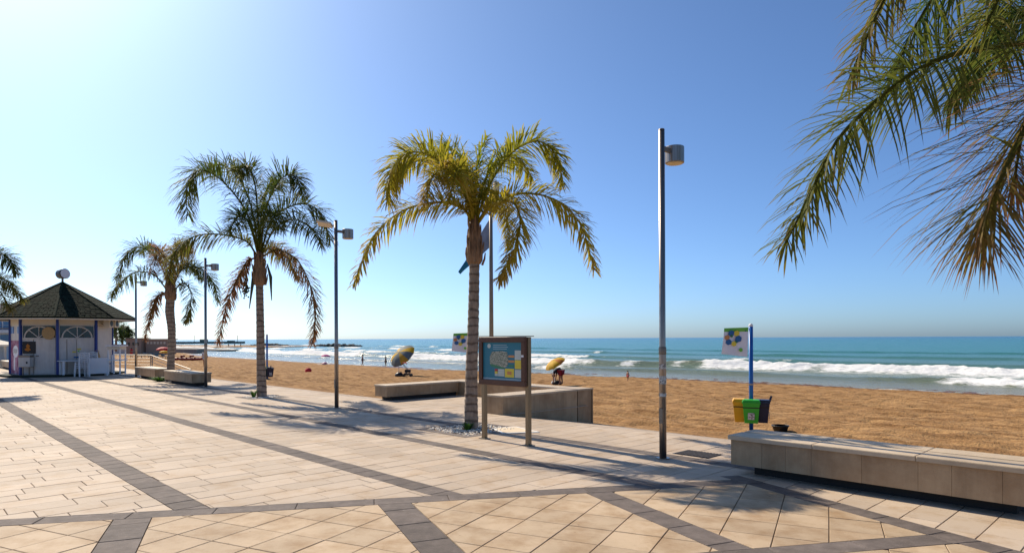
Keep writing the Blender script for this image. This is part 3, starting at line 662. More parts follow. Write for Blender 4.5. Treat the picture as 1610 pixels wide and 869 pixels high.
root = thing('drain_grate', gp, 'dark iron drain grate in the paving behind the first lamp post', 'grate')
MB().slab([p.xy for p in rect(gs - 0.3, gs + 0.3, gt - 0.22, gt + 0.22)][::-1], 0.001, 0.004).build('frame', M_['dark'], root)
for i in range(11): MB().slab([p.xy for p in rect(gs - 0.28 + i * 0.052, gs - 0.25 + i * 0.052, gt - 0.2, gt + 0.2)][::-1], 0.004, 0.011).build('bar', M_['iron'], root)
def tuft(name, c, n, r, h, label):
    mb = MB(); rnd = random.Random(n)
    for i in range(n):
        a = rnd.uniform(0, 6.28); d = Vector((math.cos(a), math.sin(a), 0)); b = Vector(c) + d * rnd.uniform(0, r * 0.5); hh = h * rnd.uniform(0.5, 1)
        sd = Vector((-d.y, d.x, 0)) * rnd.uniform(0.008, 0.018); m1 = b + d * r * 0.4 + Vector((0, 0, hh * 0.7)); tp = b + d * r * rnd.uniform(0.6, 1.1) + Vector((0, 0, hh))
        mb.add([b - sd * 0.5, b + sd * 0.5, m1 + sd, m1 - sd, tp], [(0, 1, 2, 3), (3, 2, 4)])
    return tag(mb.build(name, M_['weed'], loc=c), label, 'plant', 'weeds at the palm feet')
p0 = P(9.68, 8.12, 0)
tuft('weed_tuft', p0 + Vector((-0.06, -0.2, 0.0)), 60, 0.12, 0.17, 'small green weed at the foot of the palm by the board')
tuft('weed_tuft', P(19.6, 8.15) + Vector((-0.18, -0.18, 0)), 50, 0.1, 0.25, 'small green weed at the foot of the tall palm')
tuft('weed_tuft', P(30.2, 8.6) + Vector((-0.3, -0.25, 0)), 160, 0.4, 0.22, 'green grass clump at the foot of the palm between the small benches')

# ================================================================== PALMS
def bez(pts, n):
    pts = [Vector(p) for p in pts]; out = []
    k = len(pts) - 1
    for i in range(n + 1):
        x = i / n * k; j = min(int(x), k - 1); f = x - j
        p0 = pts[j - 1] if j > 0 else pts[j] * 2 - pts[j + 1]; p1 = pts[j]; p2 = pts[j + 1]; p3 = pts[j + 2] if j + 2 <= k else p2 * 2 - p1
        out.append(0.5 * ((2 * p1) + (p2 - p0) * f + (2 * p0 - 5 * p1 + 4 * p2 - p3) * f * f + (3 * p1 - p0 - 3 * p2 + p3) * f ** 3))
    return out
def frond(root, pts, Lmax=0.55, dry=0.25, n=190, wid=0.0145, seed=0, leaf='leaf', droop=1.0, dens=1):
    rnd = random.Random(seed); N_ = 40
    cv = bez(pts, N_)
    k = len(cv); fr = MB().tube(cv, [0.028 * (1 - 0.85 * i / k) + 0.003 for i in range(k)], 6)
    fo = fr.build('frond', M_[leaf], root, True)
    fo.data.attributes.new('dry', 'FLOAT', 'POINT').data.foreach_set('value', [0.42 + 0.3 * dry] * len(fo.data.vertices))
    mb = MB(); att = []
    for i in range(n):
        x = 0.10 + 0.895 * i / (n - 1); f = x * N_; j = min(int(f), N_ - 1); p = cv[j].lerp(cv[j + 1], f - j)
        tg = (cv[j + 1] - cv[j]).normalized()
        side = tg.cross(Vector((0, 0, 1)));
        if side.length < 0.15: side = tg.cross(Vector((0.6, -0.8, 0)))
        side.normalize(); up = side.cross(tg).normalized()
        prof = min(1.0, 0.35 + 2.2 * (x - 0.1)) * (1 - 0.62 * max(0, x - 0.55) / 0.45)
        for sg in (-1, 1):
            for q in range(dens):
                roll = math.radians(rnd.choice((-48, -12, 25, 58)) + rnd.uniform(-14, 14)); L = 1.18 * Lmax * prof * rnd.uniform(0.75, 1.12)
                fw = 0.35 + 0.6 * x + rnd.uniform(-0.1, 0.1)
                d = (side * sg * math.cos(roll) + up * math.sin(roll) + tg * fw).normalized()
                g = Vector((0, 0, -1)); dr = droop * rnd.uniform(0.25, 0.75)
                q0 = p; q1 = p + d * L * 0.4 + g * L * 0.05 * dr; q2 = p + d * L * 0.74 + g * L * 0.24 * dr; q3 = p + d * L * 0.97 + g * L * 0.56 * dr
                wv = d.cross(g); wv = wv.normalized() if wv.length > 0.1 else side
                wv = (wv + up * rnd.uniform(-0.7, 0.7)).normalized(); w_ = wid * rnd.uniform(0.8, 1.2)
                mb.add([q0 - wv * w_ * 0.5, q0 + wv * w_ * 0.5, q1 + wv * w_, q1 - wv * w_, q2 + wv * w_ * 0.8, q2 - wv * w_ * 0.8, q3], [(0, 1, 2, 3), (3, 2, 4, 5), (5, 4, 6)])
                b0 = dry + 0.25 * max(0, x - 0.6) + rnd.uniform(-0.12, 0.12)
                att += [b0, b0, b0 + 0.05, b0 + 0.05, b0 + 0.12, b0 + 0.12, b0 + 0.34]
    lo = mb.build('leaflets', M_[leaf], fo)
    lo.data.attributes.new('dry', 'FLOAT', 'POINT').data.foreach_set('value', [max(0, min(1, a)) for a in att])
    return fo
def ringed_trunk(root, pts, rads, ring=0.13, mt='trunk'):
    cv = bez(pts, 40); L = sum((a - b).length for a, b in zip(cv, cv[1:])); n = int(L / ring) * 4
    cv = bez(pts, n); out = []; rr = []; seed_ = pts[0].x
    for i, p in enumerate(cv):
        x = i / n * (len(rads) - 1); j = min(int(x), len(rads) - 2); r = rads[j] + (rads[j + 1] - rads[j]) * (x - j)
        out.append(p + Vector((noise.noise((i * .3, 1, 0)), noise.noise((i * .3, 5, 0)), 0)) * 0.004); k_ = 0.35 + 0.9 * abs(noise.noise((i // 4 * 1.7, 3.3, seed_)));  rr.append(r * (1 + k_ * (0.0, 0.035, 0.055, -0.05)[i % 4]) * (1 + 0.02 * noise.noise((i * 0.21, 0, 2))))
    return MB().tube(out, rr, 18).build('trunk', M_[mt], root, True)
def crown_base(root, c, r, h, seed):
    """swollen leaf-base bulb with cut stubs and fibres"""
    rnd = random.Random(seed)
    MB().tube([c + Vector((0, 0, z * h)) for z in (-0.02, 0.06, 0.25, 0.5, 0.75, 1.0)], [r * k for k in (0.72, 0.95, 1.0, 0.88, 0.7, 0.45)], 16).build('leaf_base', M_['husk'], root, True)
    for i in range(26):
        a = i * 2.4; z = h * (0.12 + 0.8 * (i / 26)); d = Vector((math.cos(a), math.sin(a), 0)); b = c + d * r * (0.9 - 0.45 * i / 26) + Vector((0, 0, z - 0.14))
        tpz = rnd.uniform(0.12, 0.24); e = b + d * rnd.uniform(0.02, 0.07) + Vector((0, 0, tpz + 0.1))
        MB().tube([b, (b + e) / 2 + d * 0.015, e], [0.05, 0.042, 0.022], 6, flat=0.5).build('cut_stub', M_['husk'], root)
PG = 'palms along the promenade'
def palm(base, label, tr, rads, bulb, fr, seed, leaf, Y):
    root = thing('palm_tree', base, label, 'palm tree', PG)
    ringed_trunk(root, [base - Vector((0, 0, 0.06))] + tr, rads)
    c = tr[-1]; crown_base(root, c - Vector((0, 0, 0.02)), bulb[0], bulb[1], seed)
    for i, f in enumerate(fr):
        pts = [at(u, v, Y + dy) for u, v, dy in f[0]]; kw = dict(f[1]) if len(f) > 1 else {}
        frond(root, pts, seed=seed * 50 + i, **{**dict(leaf=leaf), **kw})
    return root
# --- palm by the board
b1 = P(9.68, 8.12); Y1 = b1.y
palm1 = palm(b1, 'yellow green palm with a ringed grey trunk beside the information board', [at(741, 600, Y1), at(744, 510, Y1), at(746, 412, Y1)], [0.138, 0.12, 0.108, 0.098], (0.165, 0.85),
 [([(743, 350, 0), (728, 300, -.1), (690, 252, -.3), (645, 240, -.5), (615, 270, -.6), (609, 318, -.6)], dict(dry=0.36, Lmax=0.62)),
  ([(742, 345, 0), (722, 285, .2), (680, 246, .5), (638, 250, .8), (612, 290, 1.0)], dict(dry=0.3)),
  ([(741, 348, 0), (728, 328, -.1), (690, 318, -.2), (632, 332, -.3), (585, 375, -.3), (556, 448, -.3)], dict(dry=0.45, Lmax=0.42)),
  ([(750, 345, 0), (770, 290, -.1), (805, 240, -.2), (845, 222, -.2), (875, 245, -.2), (884, 290, -.2)], dict(dry=0.3, Lmax=0.5)),
  ([(752, 348, 0), (770, 325, 0), (815, 305, -.1), (870, 313, -.2), (912, 352, -.2), (935, 425, -.2)], dict(dry=0.42, Lmax=0.5)),
  ([(752, 350, 0), (775, 322, -.5), (806, 318, -1.0), (818, 350, -1.3), (806, 400, -1.4), (785, 440, -1.4)], dict(dry=0.5, Lmax=0.42)),
  ([(747, 345, 0), (748, 290, 0), (752, 245, .1), (766, 215, .2)], dict(dry=0.2, Lmax=0.45, n=60)),
  ([(746, 345, 0), (742, 290, .3), (728, 250, .8), (700, 232, 1.4), (672, 250, 1.9)], dict(dry=0.22)),
  ([(748, 345, 0), (760, 290, .4), (782, 252, 1.0), (812, 246, 1.6), (838, 280, 2.0)], dict(dry=0.25)),
  ([(745, 348, 0), (735, 305, -.5), (712, 270, -1.1), (682, 275, -1.7), (668, 320, -2.0)], dict(dry=0.5, Lmax=0.42)),
  ([(749, 348, 0), (755, 310, .6), (775, 300, 1.3), (795, 335, 1.9), (800, 390, 2.1)], dict(dry=0.4, Lmax=0.4)),
  ([(745, 348, 0), (738, 300, -.3), (722, 268, -.9), (716, 275, -1.6), (706, 318, -2.0)], dict(dry=0.4, Lmax=0.45)),
 ], 1, 'leaf', Y1)
# --- second palm
b2 = P(19.6, 8.15); Y2 = b2.y
palm2 = palm(b2, 'tall dark green palm with brown drooping fronds left of the second lamp post', [at(410, 560, Y2), at(409, 500, Y2), at(408, 446, Y2)], [0.152, 0.122, 0.113, 0.108], (0.2, 1.0),
 [([(405, 395, 0), (388, 335, -.3), (350, 285, -.6), (312, 268, -.9), (293, 300, -1), (295, 340, -1)], dict(Lmax=0.8)),
  ([(406, 395, 0), (395, 325, .3), (372, 275, .6), (340, 258, .9), (312, 275, 1.2)], dict(Lmax=0.75)),
  ([(410, 395, 0), (418, 330, -.2), (438, 285, -.4), (462, 276, -.6), (476, 305, -.8)], dict(Lmax=0.75)),
  ([(411, 395, 0), (428, 345, 0), (465, 322, 0), (500, 330, 0), (520, 378, 0)], dict(Lmax=0.7)),
  ([(412, 398, 0), (432, 360, -.6), (462, 345, -1.2), (492, 360, -1.7), (508, 385, -2)], dict(Lmax=0.6)),
  ([(403, 400, 0), (385, 378, -.2), (340, 368, -.5), (300, 374, -.8), (272, 402, -1), (266, 440, -1)], dict(Lmax=0.6, dry=0.4)),
  ([(413, 403, 0), (436, 393, 0), (468, 410, 0), (490, 455, 0), (496, 500, 0), (491, 540, 0)], dict(Lmax=0.5, dry=0.72)),
  ([(402, 405, 0), (388, 412, -.1), (372, 440, -.2), (355, 485, -.3), (343, 540, -.3)], dict(Lmax=0.42, dry=0.8)),
  ([(407, 395, 0), (405, 335, -.4), (400, 285, -.9), (388, 262, -1.4), (372, 270, -1.9)], dict(Lmax=0.7)),
  ([(408, 395, 0), (412, 330, .6), (425, 290, 1.3), (445, 290, 2)], dict(Lmax=0.7)),
  ([(409, 395, 0), (415, 350, -.8), (428, 335, -1.6), (440, 360, -2.2)], dict(Lmax=0.6, dry=0.2)),
  ([(405, 398, 0), (392, 352, -.8), (375, 340, -1.6), (360, 365, -2.2)], dict(Lmax=0.6, dry=0.2)),
  ([(410, 400, 0), (425, 388, .8), (448, 400, 1.5), (470, 440, 2)], dict(Lmax=0.5, dry=0.5)),
 ], 2, 'leafdark', Y2)
fb = MB(); rnd = random.Random(3); fc = at(387, 452, Y2 - 0.1)
for i in range(70): fb.ball(fc + Vector((rnd.gauss(0, .05), rnd.gauss(0, .05), rnd.gauss(0, .13))), 0.028, 0, 6, 4)
fb.build('fruit_cluster', M_['fruit'], palm2, True)
MB().tube([at(403, 420, Y2), at(393, 415, Y2 - .1), at(387, 432, Y2 - .1), fc], 0.014, 6).build('fruit_stalk', M_['husk'], palm2, True)
for (a, b_) in (((420, 415), (427, 472)), ((398, 425), (392, 485))):
    MB().tube([at(*a, Y2), at((a[0] + b_[0]) / 2 + 2, (a[1] + b_[1]) / 2 - 8, Y2 - .1), at(*b_, Y2 - .1)], [0.02, 0.05, 0.012], 8).build('dry_spathe', M_['fruit'], palm2, True)
# --- third palm
b3 = P(30.2, 8.6); Y3 = b3.y
palm3 = palm(b3, 'palm with orange brown fronds between the two small benches', [at(269, 560, Y3), at(270, 520, Y3), at(267, 490, Y3), at(268, 470, Y3)], [0.165, 0.14, 0.155, 0.18, 0.17], (0.23, 0.9),
 [([(266, 455, 0), (252, 415, -.3), (225, 390, -.6), (200, 398, -.8), (183, 440, -1)], dict(Lmax=0.7)),
  ([(264, 458, 0), (242, 432, .2), (212, 428, .4), (188, 446, .5), (174, 468, .5)], dict(Lmax=0.6, dry=0.3)),
  ([(263, 462, 0), (248, 465, 0), (238, 490, 0), (228, 532, 0)], dict(Lmax=0.5, dry=0.75)),
  ([(271, 455, 0), (285, 425, 0), (312, 420, 0), (333, 440, 0), (345, 475, 0)], dict(Lmax=0.65)),
  ([(272, 458, 0), (288, 445, -.5), (300, 460, -1), (298, 490, -1.2), (292, 505, -1.2)], dict(Lmax=0.5, dry=0.4)),
  ([(267, 455, 0), (262, 420, -.8), (255, 398, -1.6), (246, 402, -2.3), (240, 428, -2.8)], dict(Lmax=0.6, dry=0.75)),
  ([(269, 455, 0), (276, 415, -.6), (286, 395, -1.2), (300, 398, -1.8)], dict(Lmax=0.6, dry=0.65)),
  ([(268, 455, 0), (270, 410, .4), (280, 385, .8), (300, 388, 1.2)], dict(Lmax=0.65, dry=0.5)),
  ([(266, 455, 0), (256, 410, .6), (238, 388, 1.2), (218, 395, 1.8)], dict(Lmax=0.65)),
  ([(270, 455, 0), (282, 420, 1), (300, 415, 2), (318, 440, 2.6)], dict(Lmax=0.6)),
 ], 3, 'leafdark', Y3)
# --- palm at the left edge (trunk outside the frame)
Y4 = 23.5; b4 = at(-38, 600, Y4); b4.z = 0
palm(b4, 'palm whose fronds reach in at the left edge of the photo', [at(-38, 540, Y4), at(-38, 455, Y4)], [0.2, 0.16, 0.15], (0.22, 0.9),
 [([(-36, 425, 0), (-22, 398, 0), (0, 398, 0), (16, 408, 0), (26, 430, 0)], dict(Lmax=0.6)), ([(-35, 430, 0), (-15, 432, 0), (12, 442, 0), (38, 472, 0)], dict(Lmax=0.55, dry=0.3)),
  ([(-36, 432, 0), (-20, 440, -.5), (0, 458, -.8), (18, 488, -1)], dict(Lmax=0.5, dry=0.4)), ([(-40, 425, 0), (-60, 395, 0), (-90, 400, 0), (-110, 440, 0)], dict(Lmax=0.6)),
  ([(-38, 425, 0), (-40, 380, .5), (-30, 360, 1), (-15, 372, 1.5)], dict(Lmax=0.6)), ([(-40, 430, 0), (-65, 425, -.5), (-85, 445, -1), (-95, 490, -1)], dict(Lmax=0.5, dry=0.5))], 4, 'leafdark', Y4)
# --- palm at the right edge (trunk outside the frame)
b5 = P(0.42, 8.12); Y5 = b5.y
palm5 = palm(b5, 'large palm whose fronds hang into the top right corner', [at(1748, 650, Y5), at(1752, 400, Y5), at(1754, 190, Y5)], [0.17, 0.145, 0.13, 0.115], (0.19, 0.85),
 [([(1752, 95, 0), (1690, 68, -.1), (1610, 68, -.2), (1509, 83, -.35), (1443, 110, -.4), (1382, 155, -.4), (1316, 221, -.4), (1272, 309, -.4), (1233, 387, -.4)], dict(Lmax=0.62, dry=0.3, n=230, wid=0.0095, droop=0.8)),
  ([(1750, 100, 0), (1690, 110, -.4), (1640, 150, -.7), (1605, 215, -.9), (1576, 276, -1.0), (1553, 325, -1.0), (1542, 370, -1.0)], dict(Lmax=0.9, dry=0.52, n=170, wid=0.0075, droop=0.7)),
  ([(1750, 98, 0), (1700, 92, -.3), (1650, 118, -.5), (1615, 180, -.6), (1600, 250, -.7), (1594, 300, -.7)], dict(Lmax=0.72, dry=0.68, n=150, wid=0.0075, droop=0.7)),
  ([(1752, 95, 0), (1700, 40, .2), (1630, 20, .4), (1570, 45, .5), (1520, 105, .5), (1490, 170, .5)], dict(Lmax=0.6, dry=0.12, n=170, wid=0.0095)),
  ([(1752, 95, 0), (1690, 0, .3), (1610, -60, .6), (1510, -50, .8), (1440, 40, .9), (1400, 130, .9)], dict(Lmax=0.6, dry=0.15, n=190, wid=0.0095)),
  ([(1752, 95, 0), (1660, -40, 0), (1560, -120, 0), (1450, -90, 0), (1385, 10, 0), (1335, 125, 0)], dict(Lmax=0.55, dry=0.42, n=190, wid=0.0095)),
  ([(1752, 95, 0), (1700, 30, .8), (1620, 10, 1.4), (1560, 50, 1.8), (1530, 140, 2)], dict(Lmax=0.6, dry=0.15, n=170, wid=0.0095)),
  ([(1755, 95, 0), (1730, 10, -.5), (1680, -60, -1), (1600, -50, -1.4), (1550, 40, -1.6)], dict(Lmax=0.55, dry=0.3, n=170, wid=0.0095)),
  ([(1755, 95, 0), (1850, 20, 0), (1960, 40, 0), (2030, 200, 0)], dict(Lmax=0.6, dry=0.3)), ([(1755, 95, 0), (1820, 110, .5), (1900, 220, 1), (1930, 360, 1)], dict(Lmax=0.5, dry=0.5)),
  ([(1755, 95, 0), (1780, -80, .3), (1830, -160, .6), (1920, -120, 1)], dict(Lmax=0.6)), ([(1754, 95, 0), (1700, 160, .9), (1665, 260, 1.4), (1650, 360, 1.5)], dict(Lmax=0.45, dry=0.6, wid=0.01)),
 ], 5, 'leafdark', Y5)

# ================================================================== FLAG POLE IN THE TERRACE
fp = G(773, 625); fp.z = 0.0; Yf = fp.y
root = thing('flag_pole', fp, 'tall thin steel flag pole in the terrace behind the palm', 'flag pole')
topz = at(775, 300, Yf).z
MB().tube([fp, Vector((fp.x, fp.y, topz * 0.5)), Vector((fp.x, fp.y, topz))], [0.07, 0.06, 0.05], 12).build('pole', M_['alu'], root, True)
MB().tube([Vector((fp.x, fp.y, topz - 0.05)), Vector((fp.x, fp.y, topz + 0.02))], 0.06, 12).build('pole_cap', M_['steel'], root)
MB().box(fp + Vector((0, 0, 0.015)), (0.3, 0.3, 0.03), ANG).build('base_plate', M_['alu'], root)
bevel(MB().box(at(780, 297, Yf - .05), (0.15, 0.2, 0.4), 0.3).build('speaker_box', M_['cream'], root), 0.02)
def flag_sheet(c, name, mats, root, nu=10, nv=6, wob=0.05, matf=None, th=0.004):
    """c: corner points p00,p10,p11,p01"""
    mb = MB(); vs = []
    nrm = (c[1] - c[0]).cross(c[3] - c[0]).normalized()
    for i in range(nu + 1):
        for j in range(nv + 1):
            a, b = i / nu, j / nv; p = c[0] * (1 - a) * (1 - b) + c[1] * a * (1 - b) + c[2] * a * b + c[3] * (1 - a) * b
            vs.append(p + nrm * wob * math.sin(a * 7 + b * 2.2) * (0.25 + a))
    n = len(vs); vs2 = [v - nrm * th for v in vs]
    q = [(i * (nv + 1) + j, (i + 1) * (nv + 1) + j, (i + 1) * (nv + 1) + j + 1, i * (nv + 1) + j + 1) for i in range(nu) for j in range(nv)]
    for k, f in enumerate(q): mb.add([], []) ; 
    mb.add(vs + vs2, q + [tuple(x + n for x in f[::-1]) for f in q]); mb.m = [(matf((k % len(q)) // nv / nu, (k % len(q)) % nv / nv) if matf else 0) for k in range(2 * len(q))]
    return mb.build(name, mats, root, True)
fl = thing('flag', at(771, 345, Yf), 'grey and teal flag blowing from the tall pole behind the palm crown', 'flag')
flag_sheet([at(771, 342, Yf), at(721, 427, Yf + .3), at(724, 431, Yf + .3), at(771, 388, Yf)], 'flag_cloth', [M_['flaggrey'], M_['flagteal']], fl, 16, 5, 0.04, lambda a, b: 1 if a > 0.55 else 0)

# ================================================================== RECYCLING POLES WITH BINS
def recycling(base, hgt, label, flaglabel, rot, full=True):
    root = thing('bin_post', base, label, 'bin post', 'blue recycling posts on the sand')
    MB().tube([base - Vector((0, 0, 0.15)), base + Vector((0, 0, hgt))], 0.05, 14).build('post', M_['polepaint'], root, True)
    MB().ball(base + Vector((0, 0, hgt + 0.02)), 0.055, 0, 10, 6).build('cap', M_['white_flat'], root, True)
    MB().tube([base + Vector((0, 0, hgt - 1.42)), base + Vector((0, 0, hgt - 1.38))], 0.058, 14).build('clamp', M_['steel'], root)
    zt = hgt - 1.86 + 0.05
    for k, (ax, mt, lid) in enumerate(((-1, 'yellowbin', True), (0, 'greenbin', True), (1, 'bluebin', False))):
        a = rot + ax * math.radians(88); d = Vector((math.cos(a), math.sin(a), 0)); x = Vector((-d.y, d.x, 0))
        c = base + d * (0.27 if ax else 0.22) + Vector((0, 0, zt - 0.5))
        def ring(z, hw_, hd): return [c + x * sx * hw_ + d * sy * hd + Vector((0, 0, z)) for sx, sy in ((-1, -1), (1, -1), (1, 1), (-1, 1))]
        mb = MB(); vs = ring(0, 0.15, 0.105) + ring(0.46, 0.19, 0.15) + ring(0.46, 0.205, 0.162) + ring(0.5, 0.205, 0.162)
        fs = [(3, 2, 1, 0)] + [(r * 4 + i, r * 4 + (i + 1) % 4, (r + 1) * 4 + (i + 1) % 4, (r + 1) * 4 + i) for r in range(3) for i in range(4)] + [(12, 13, 14, 15)]
        bo = bevel(mb.add(vs, fs).build('bin', M_[mt], root), 0.012)
        lz = ring(0.503, 0.21, 0.165) + ring(0.56, 0.18, 0.13)
        if lid: bevel(MB().add(lz, [(3, 2, 1, 0), (4, 5, 6, 7)] + [(i, (i + 1) % 4, 4 + (i + 1) % 4, 4 + i) for i in range(4)]).build('lid', M_[mt], bo), 0.012)
        else:
            o1 = c + Vector((0, 0, 0.51)); MB().box(o1 + d * 0.0 + Vector((0, 0, 0.02)), (0.36, 0.30, 0.03), a).build('lid', M_[mt], bo)
            MB().bar(o1 + d * 0.15, o1 + d * 0.19 + Vector((0, 0, 0.13)), 0.04).build('handle', M_[mt], bo)
        MB().add(ring(0.36, 0.184, 0.143) + ring(0.385, 0.1865, 0.146), [(i, (i + 1) % 4, 4 + (i + 1) % 4, 4 + i) for i in range(4)]).build('strap', M_['dark'], bo)
        if k != 0:
            q = c + d * 0.137 + Vector((0, 0, 0.17)); MB().box(q, (0.012, 0.15, 0.16), a).build('sticker', M_['label'], bo)
    return root
def eco_flag(top, d, label, wdt=0.62, hgt=0.70):
    root = thing('recycling_flag', top, label, 'flag', 'white recycling flags')
    c = [top, top + d * wdt + Vector((0, 0, -0.02)), top + d * (wdt + .07) + Vector((0, 0, -hgt + 0.06)), top + d * 0.03 + Vector((0, 0, -hgt - 0.02))]
    mb = flag_sheet(c, 'flag_cloth', [M_['c_whi'], M_['c_lime']], root, 12, 14, 0.02, lambda a, b: 1 if b < 0.08 or b > 0.93 else 0)
    n = (c[1] - c[0]).cross(c[3] - c[0]).normalized()
    if n.y > 0: n = -n
    def pt(a, b): return c[0] * (1 - a) * (1 - b) + c[1] * a * (1 - b) + c[2] * a * b + c[3] * (1 - a) * b + n * 0.026
    def hexa(a, b, r, m, w=1.0):
        vs = [pt(a + r * math.cos(i * math.pi / 3 + .4) * w, b + r * 0.9 * math.sin(i * math.pi / 3 + .4)) for i in range(6)]; vs += [v - n * 0.004 for v in vs]
        MB().add(vs, [(0, 1, 2, 3, 4, 5), (11, 10, 9, 8, 7, 6)] + [(i, i + 6, (i + 1) % 6 + 6, (i + 1) % 6) for i in range(6)]).build('printed_patch', M_[m], mb)
    for a, b, r, m in ((0.70, 0.20, 0.13, 'c_blue'), (0.48, 0.20, 0.12, 'c_yel'), (0.86, 0.36, 0.11, 'c_ora'), (0.78, 0.53, 0.13, 'c_blue'), (0.40, 0.40, 0.14, 'c_blue'), (0.56, 0.58, 0.11, 'c_yel'), (0.68, 0.30, 0.06, 'c_grn'), (0.47, 0.50, 0.06, 'c_grn')): hexa(a, b, r, m)
    hexa(0.28, 0.78, 0.08, 'c_lime'); hexa(0.12, 0.12, 0.03, 'c_grn')
    return root
lf = Vector((-1, -0.12, 0)).normalized()
bs = P(7.45, 15.1); bs.z = beach(7.45, 15.1); rb = recycling(bs, at(1180, 513, bs.y).z - bs.z, 'blue post carrying yellow, green and navy bins on the sand near the long bench', '', math.atan2(-bs.y, -bs.x))
eco_flag(bs + Vector((-0.06, 0, at(1180, 513, bs.y).z - bs.z - 0.02)), lf, 'white recycling flag with coloured hexagons on the blue post at right')
bs = at(743, 600, 23.2); bs.z = beach(*ST(bs)); recycling(bs, 2.5, 'blue bin post hidden behind the palm trunk and terrace bench', '', math.atan2(-bs.y, -bs.x))
eco_flag(bs + Vector((-0.05, 0, at(743, 523, 23.2).z - bs.z)), lf, 'white recycling flag peeking out beside the palm trunk')
bs = at(420, 597, 36.4); bs.z = beach(*ST(bs)); recycling(bs, at(420, 527, 36.4).z - bs.z, 'blue post with dark bins on the sand behind the tall palm', '', math.atan2(-bs.y, -bs.x) - math.radians(62))

# ================================================================== KIOSK
KC = at(99, 590, 33.3); KC.z = 0; KR = 2.15
kiosk = thing('kiosk', KC, 'white octagonal beach kiosk with dark green shingled roof and blue corner posts', 'kiosk')
toc = math.atan2(-KC.y, -KC.x)                       # towards the camera
def kdir(deg):                                       # positive = to the right in the picture
    a = toc + math.radians(deg); return Vector((math.cos(a), math.sin(a), 0))
CA = [-5.6 + 45 * i for i in range(8)]
def kp(deg, r, z): return KC + kdir(deg) * r + Vector((0, 0, z))
ZE = 2.86; ZA = 4.72; RE = 3.25
dk = MB().slab([kp(a, 2.75, 0).xy for a in CA], -0.01, 0.10).build('deck', M_['deck'], kiosk)
fl_ = []
def face_frame(i):
    a, b = kp(CA[i], KR, 0), kp(CA[(i + 1) % 8], KR, 0); x = (b - a); L = x.length; x.normalize(); n = ((a + b) / 2 - KC).normalized(); return a, x, L, n
def kbox(i, x0, x1, z0, z1, dep, name, m, parent=None, off=0.0):
    a, x, L, n = face_frame(i); M3 = Matrix((x, n, Vector((0, 0, 1)))).transposed()
    return MB().box(a + x * (x0 + x1) / 2 + n * (off + dep / 2) + Vector((0, 0, (z0 + z1) / 2)), (x1 - x0, dep, z1 - z0), M=M3).build(name, M_[m], parent or kiosk)
a, x, LF, n = face_frame(0)
for i in range(8):
    kbox(i, 0.0, LF, 0.1, 2.5, 0.06, 'wall', 'white', off=-0.07)
    kbox(i, -0.02, LF + 0.02, 2.5, ZE, 0.08, 'fascia', 'cream', off=-0.075)
    p = kp(CA[i], KR + 0.01, 0)
    bevel(MB().box(p + Vector((0, 0, 1.47)), (0.11, 0.11, 2.74), toc + math.radians(CA[i])).build('corner_post', M_['bluepaint'], kiosk), 0.006, 1)
def fan_window(i):
    a, x, L, n = face_frame(i); z0, z1 = 1.86, 2.46; x0, x1 = 0.10, L - 0.10
    g = kbox(i, x0, x1, z0, z1, 0.012, 'window', 'glassdark', off=-0.009)
    def loc(px, pz, o): return a + x * px + n * o + Vector((0, 0, pz))
    cx = (x0 + x1) / 2; R = (x1 - x0) / 2 * 0.88; hh = 0.54
    arc = [loc(cx + R * math.cos(t_), z0 + 0.02 + hh * math.sin(t_), 0.018) for t_ in [math.pi * k / 20 for k in range(21)]]
    MB().tube(arc, 0.035, 6).build('arch_frame', M_['white'], g)
    for t_ in (45, 90, 135):
        t_ = math.radians(t_); MB().bar(loc(cx, z0 + 0.02, 0.018), loc(cx + R * math.cos(t_), z0 + 0.02 + hh * math.sin(t_), 0.018), 0.045, 0.03).build('glazing_bar', M_['white'], g)
    for q in ((x0, x1, z0 - 0.04, z0 + 0.015), (x0, x1, z1, z1 + 0.04)): kbox(i, q[0], q[1], q[2], q[3], 0.035, 'window_rail', 'white', g, off=0.0)
for i in (7, 0): fan_window(i)
# faces: 6 = narrow left, 7 = door face, 0 = right of centre, 1 = louvred
kbox(7, 0.62, LF - 0.1, 0.12, 1.80, 0.025, 'door', 'white', off=-0.008)
dr = kbox(7, 0.66, LF - 0.14, 0.16, 0.9, 0.015, 'door_panel', 'white', off=0.018)
kbox(7, 0.70, 0.82, 1.0, 1.03, 0.05, 'door_handle', 'dark', off=0.018)
for xx in (0.56, 0.62): kbox(7, xx, xx + 0.012, 0.12, 1.80, 0.022, 'board_joint', 'alu', off=-0.009)
kbox(0, 0.38, 0.40, 0.12, 1.80, 0.02, 'board_joint', 'alu', off=-0.009)
kbox(0, 0.80, 0.81, 0.12, 1.80, 0.02, 'board_joint', 'alu', off=-0.009)
for px, pz, w_, m in ((0.62, 1.15, 0.16, 'c_yel'), (0.82, 1.28, 0.18, 'c_yel'), (0.68, 0.88, 0.22, 'c_blue'), (0.85, 1.18, 0.07, 'c_lime')): kbox(0, px, px + w_, pz, pz + 0.07, 0.003, 'painted_mark', m, off=-0.009)
for k in range(14): kbox(1, 0.07, LF - 0.07, 0.62 + k * 0.132, 0.62 + k * 0.132 + 0.118, 0.03, 'louvre_board', 'white', off=-0.006)
kbox(1, 0.0, LF, 0.5, 0.56, 0.05, 'sill_rail', 'bluepaint', off=-0.005)
kbox(6, 0.10, LF - 0.08, 0.12, 1.75, 0.008, 'mural_panel', 'mural', off=-0.009)
a6, x6, L6, n6 = face_frame(6)
mu = MB().add([a6 + x6 * (0.85 + 0.42 * math.cos(t_)) + n6 * 0.004 + Vector((0, 0, 1.22 + 0.3 * math.sin(t_))) for t_ in [k * math.pi / 8 for k in range(16)]], [tuple(range(16))]).build('mural_oval', M_['c_whi'], kiosk)
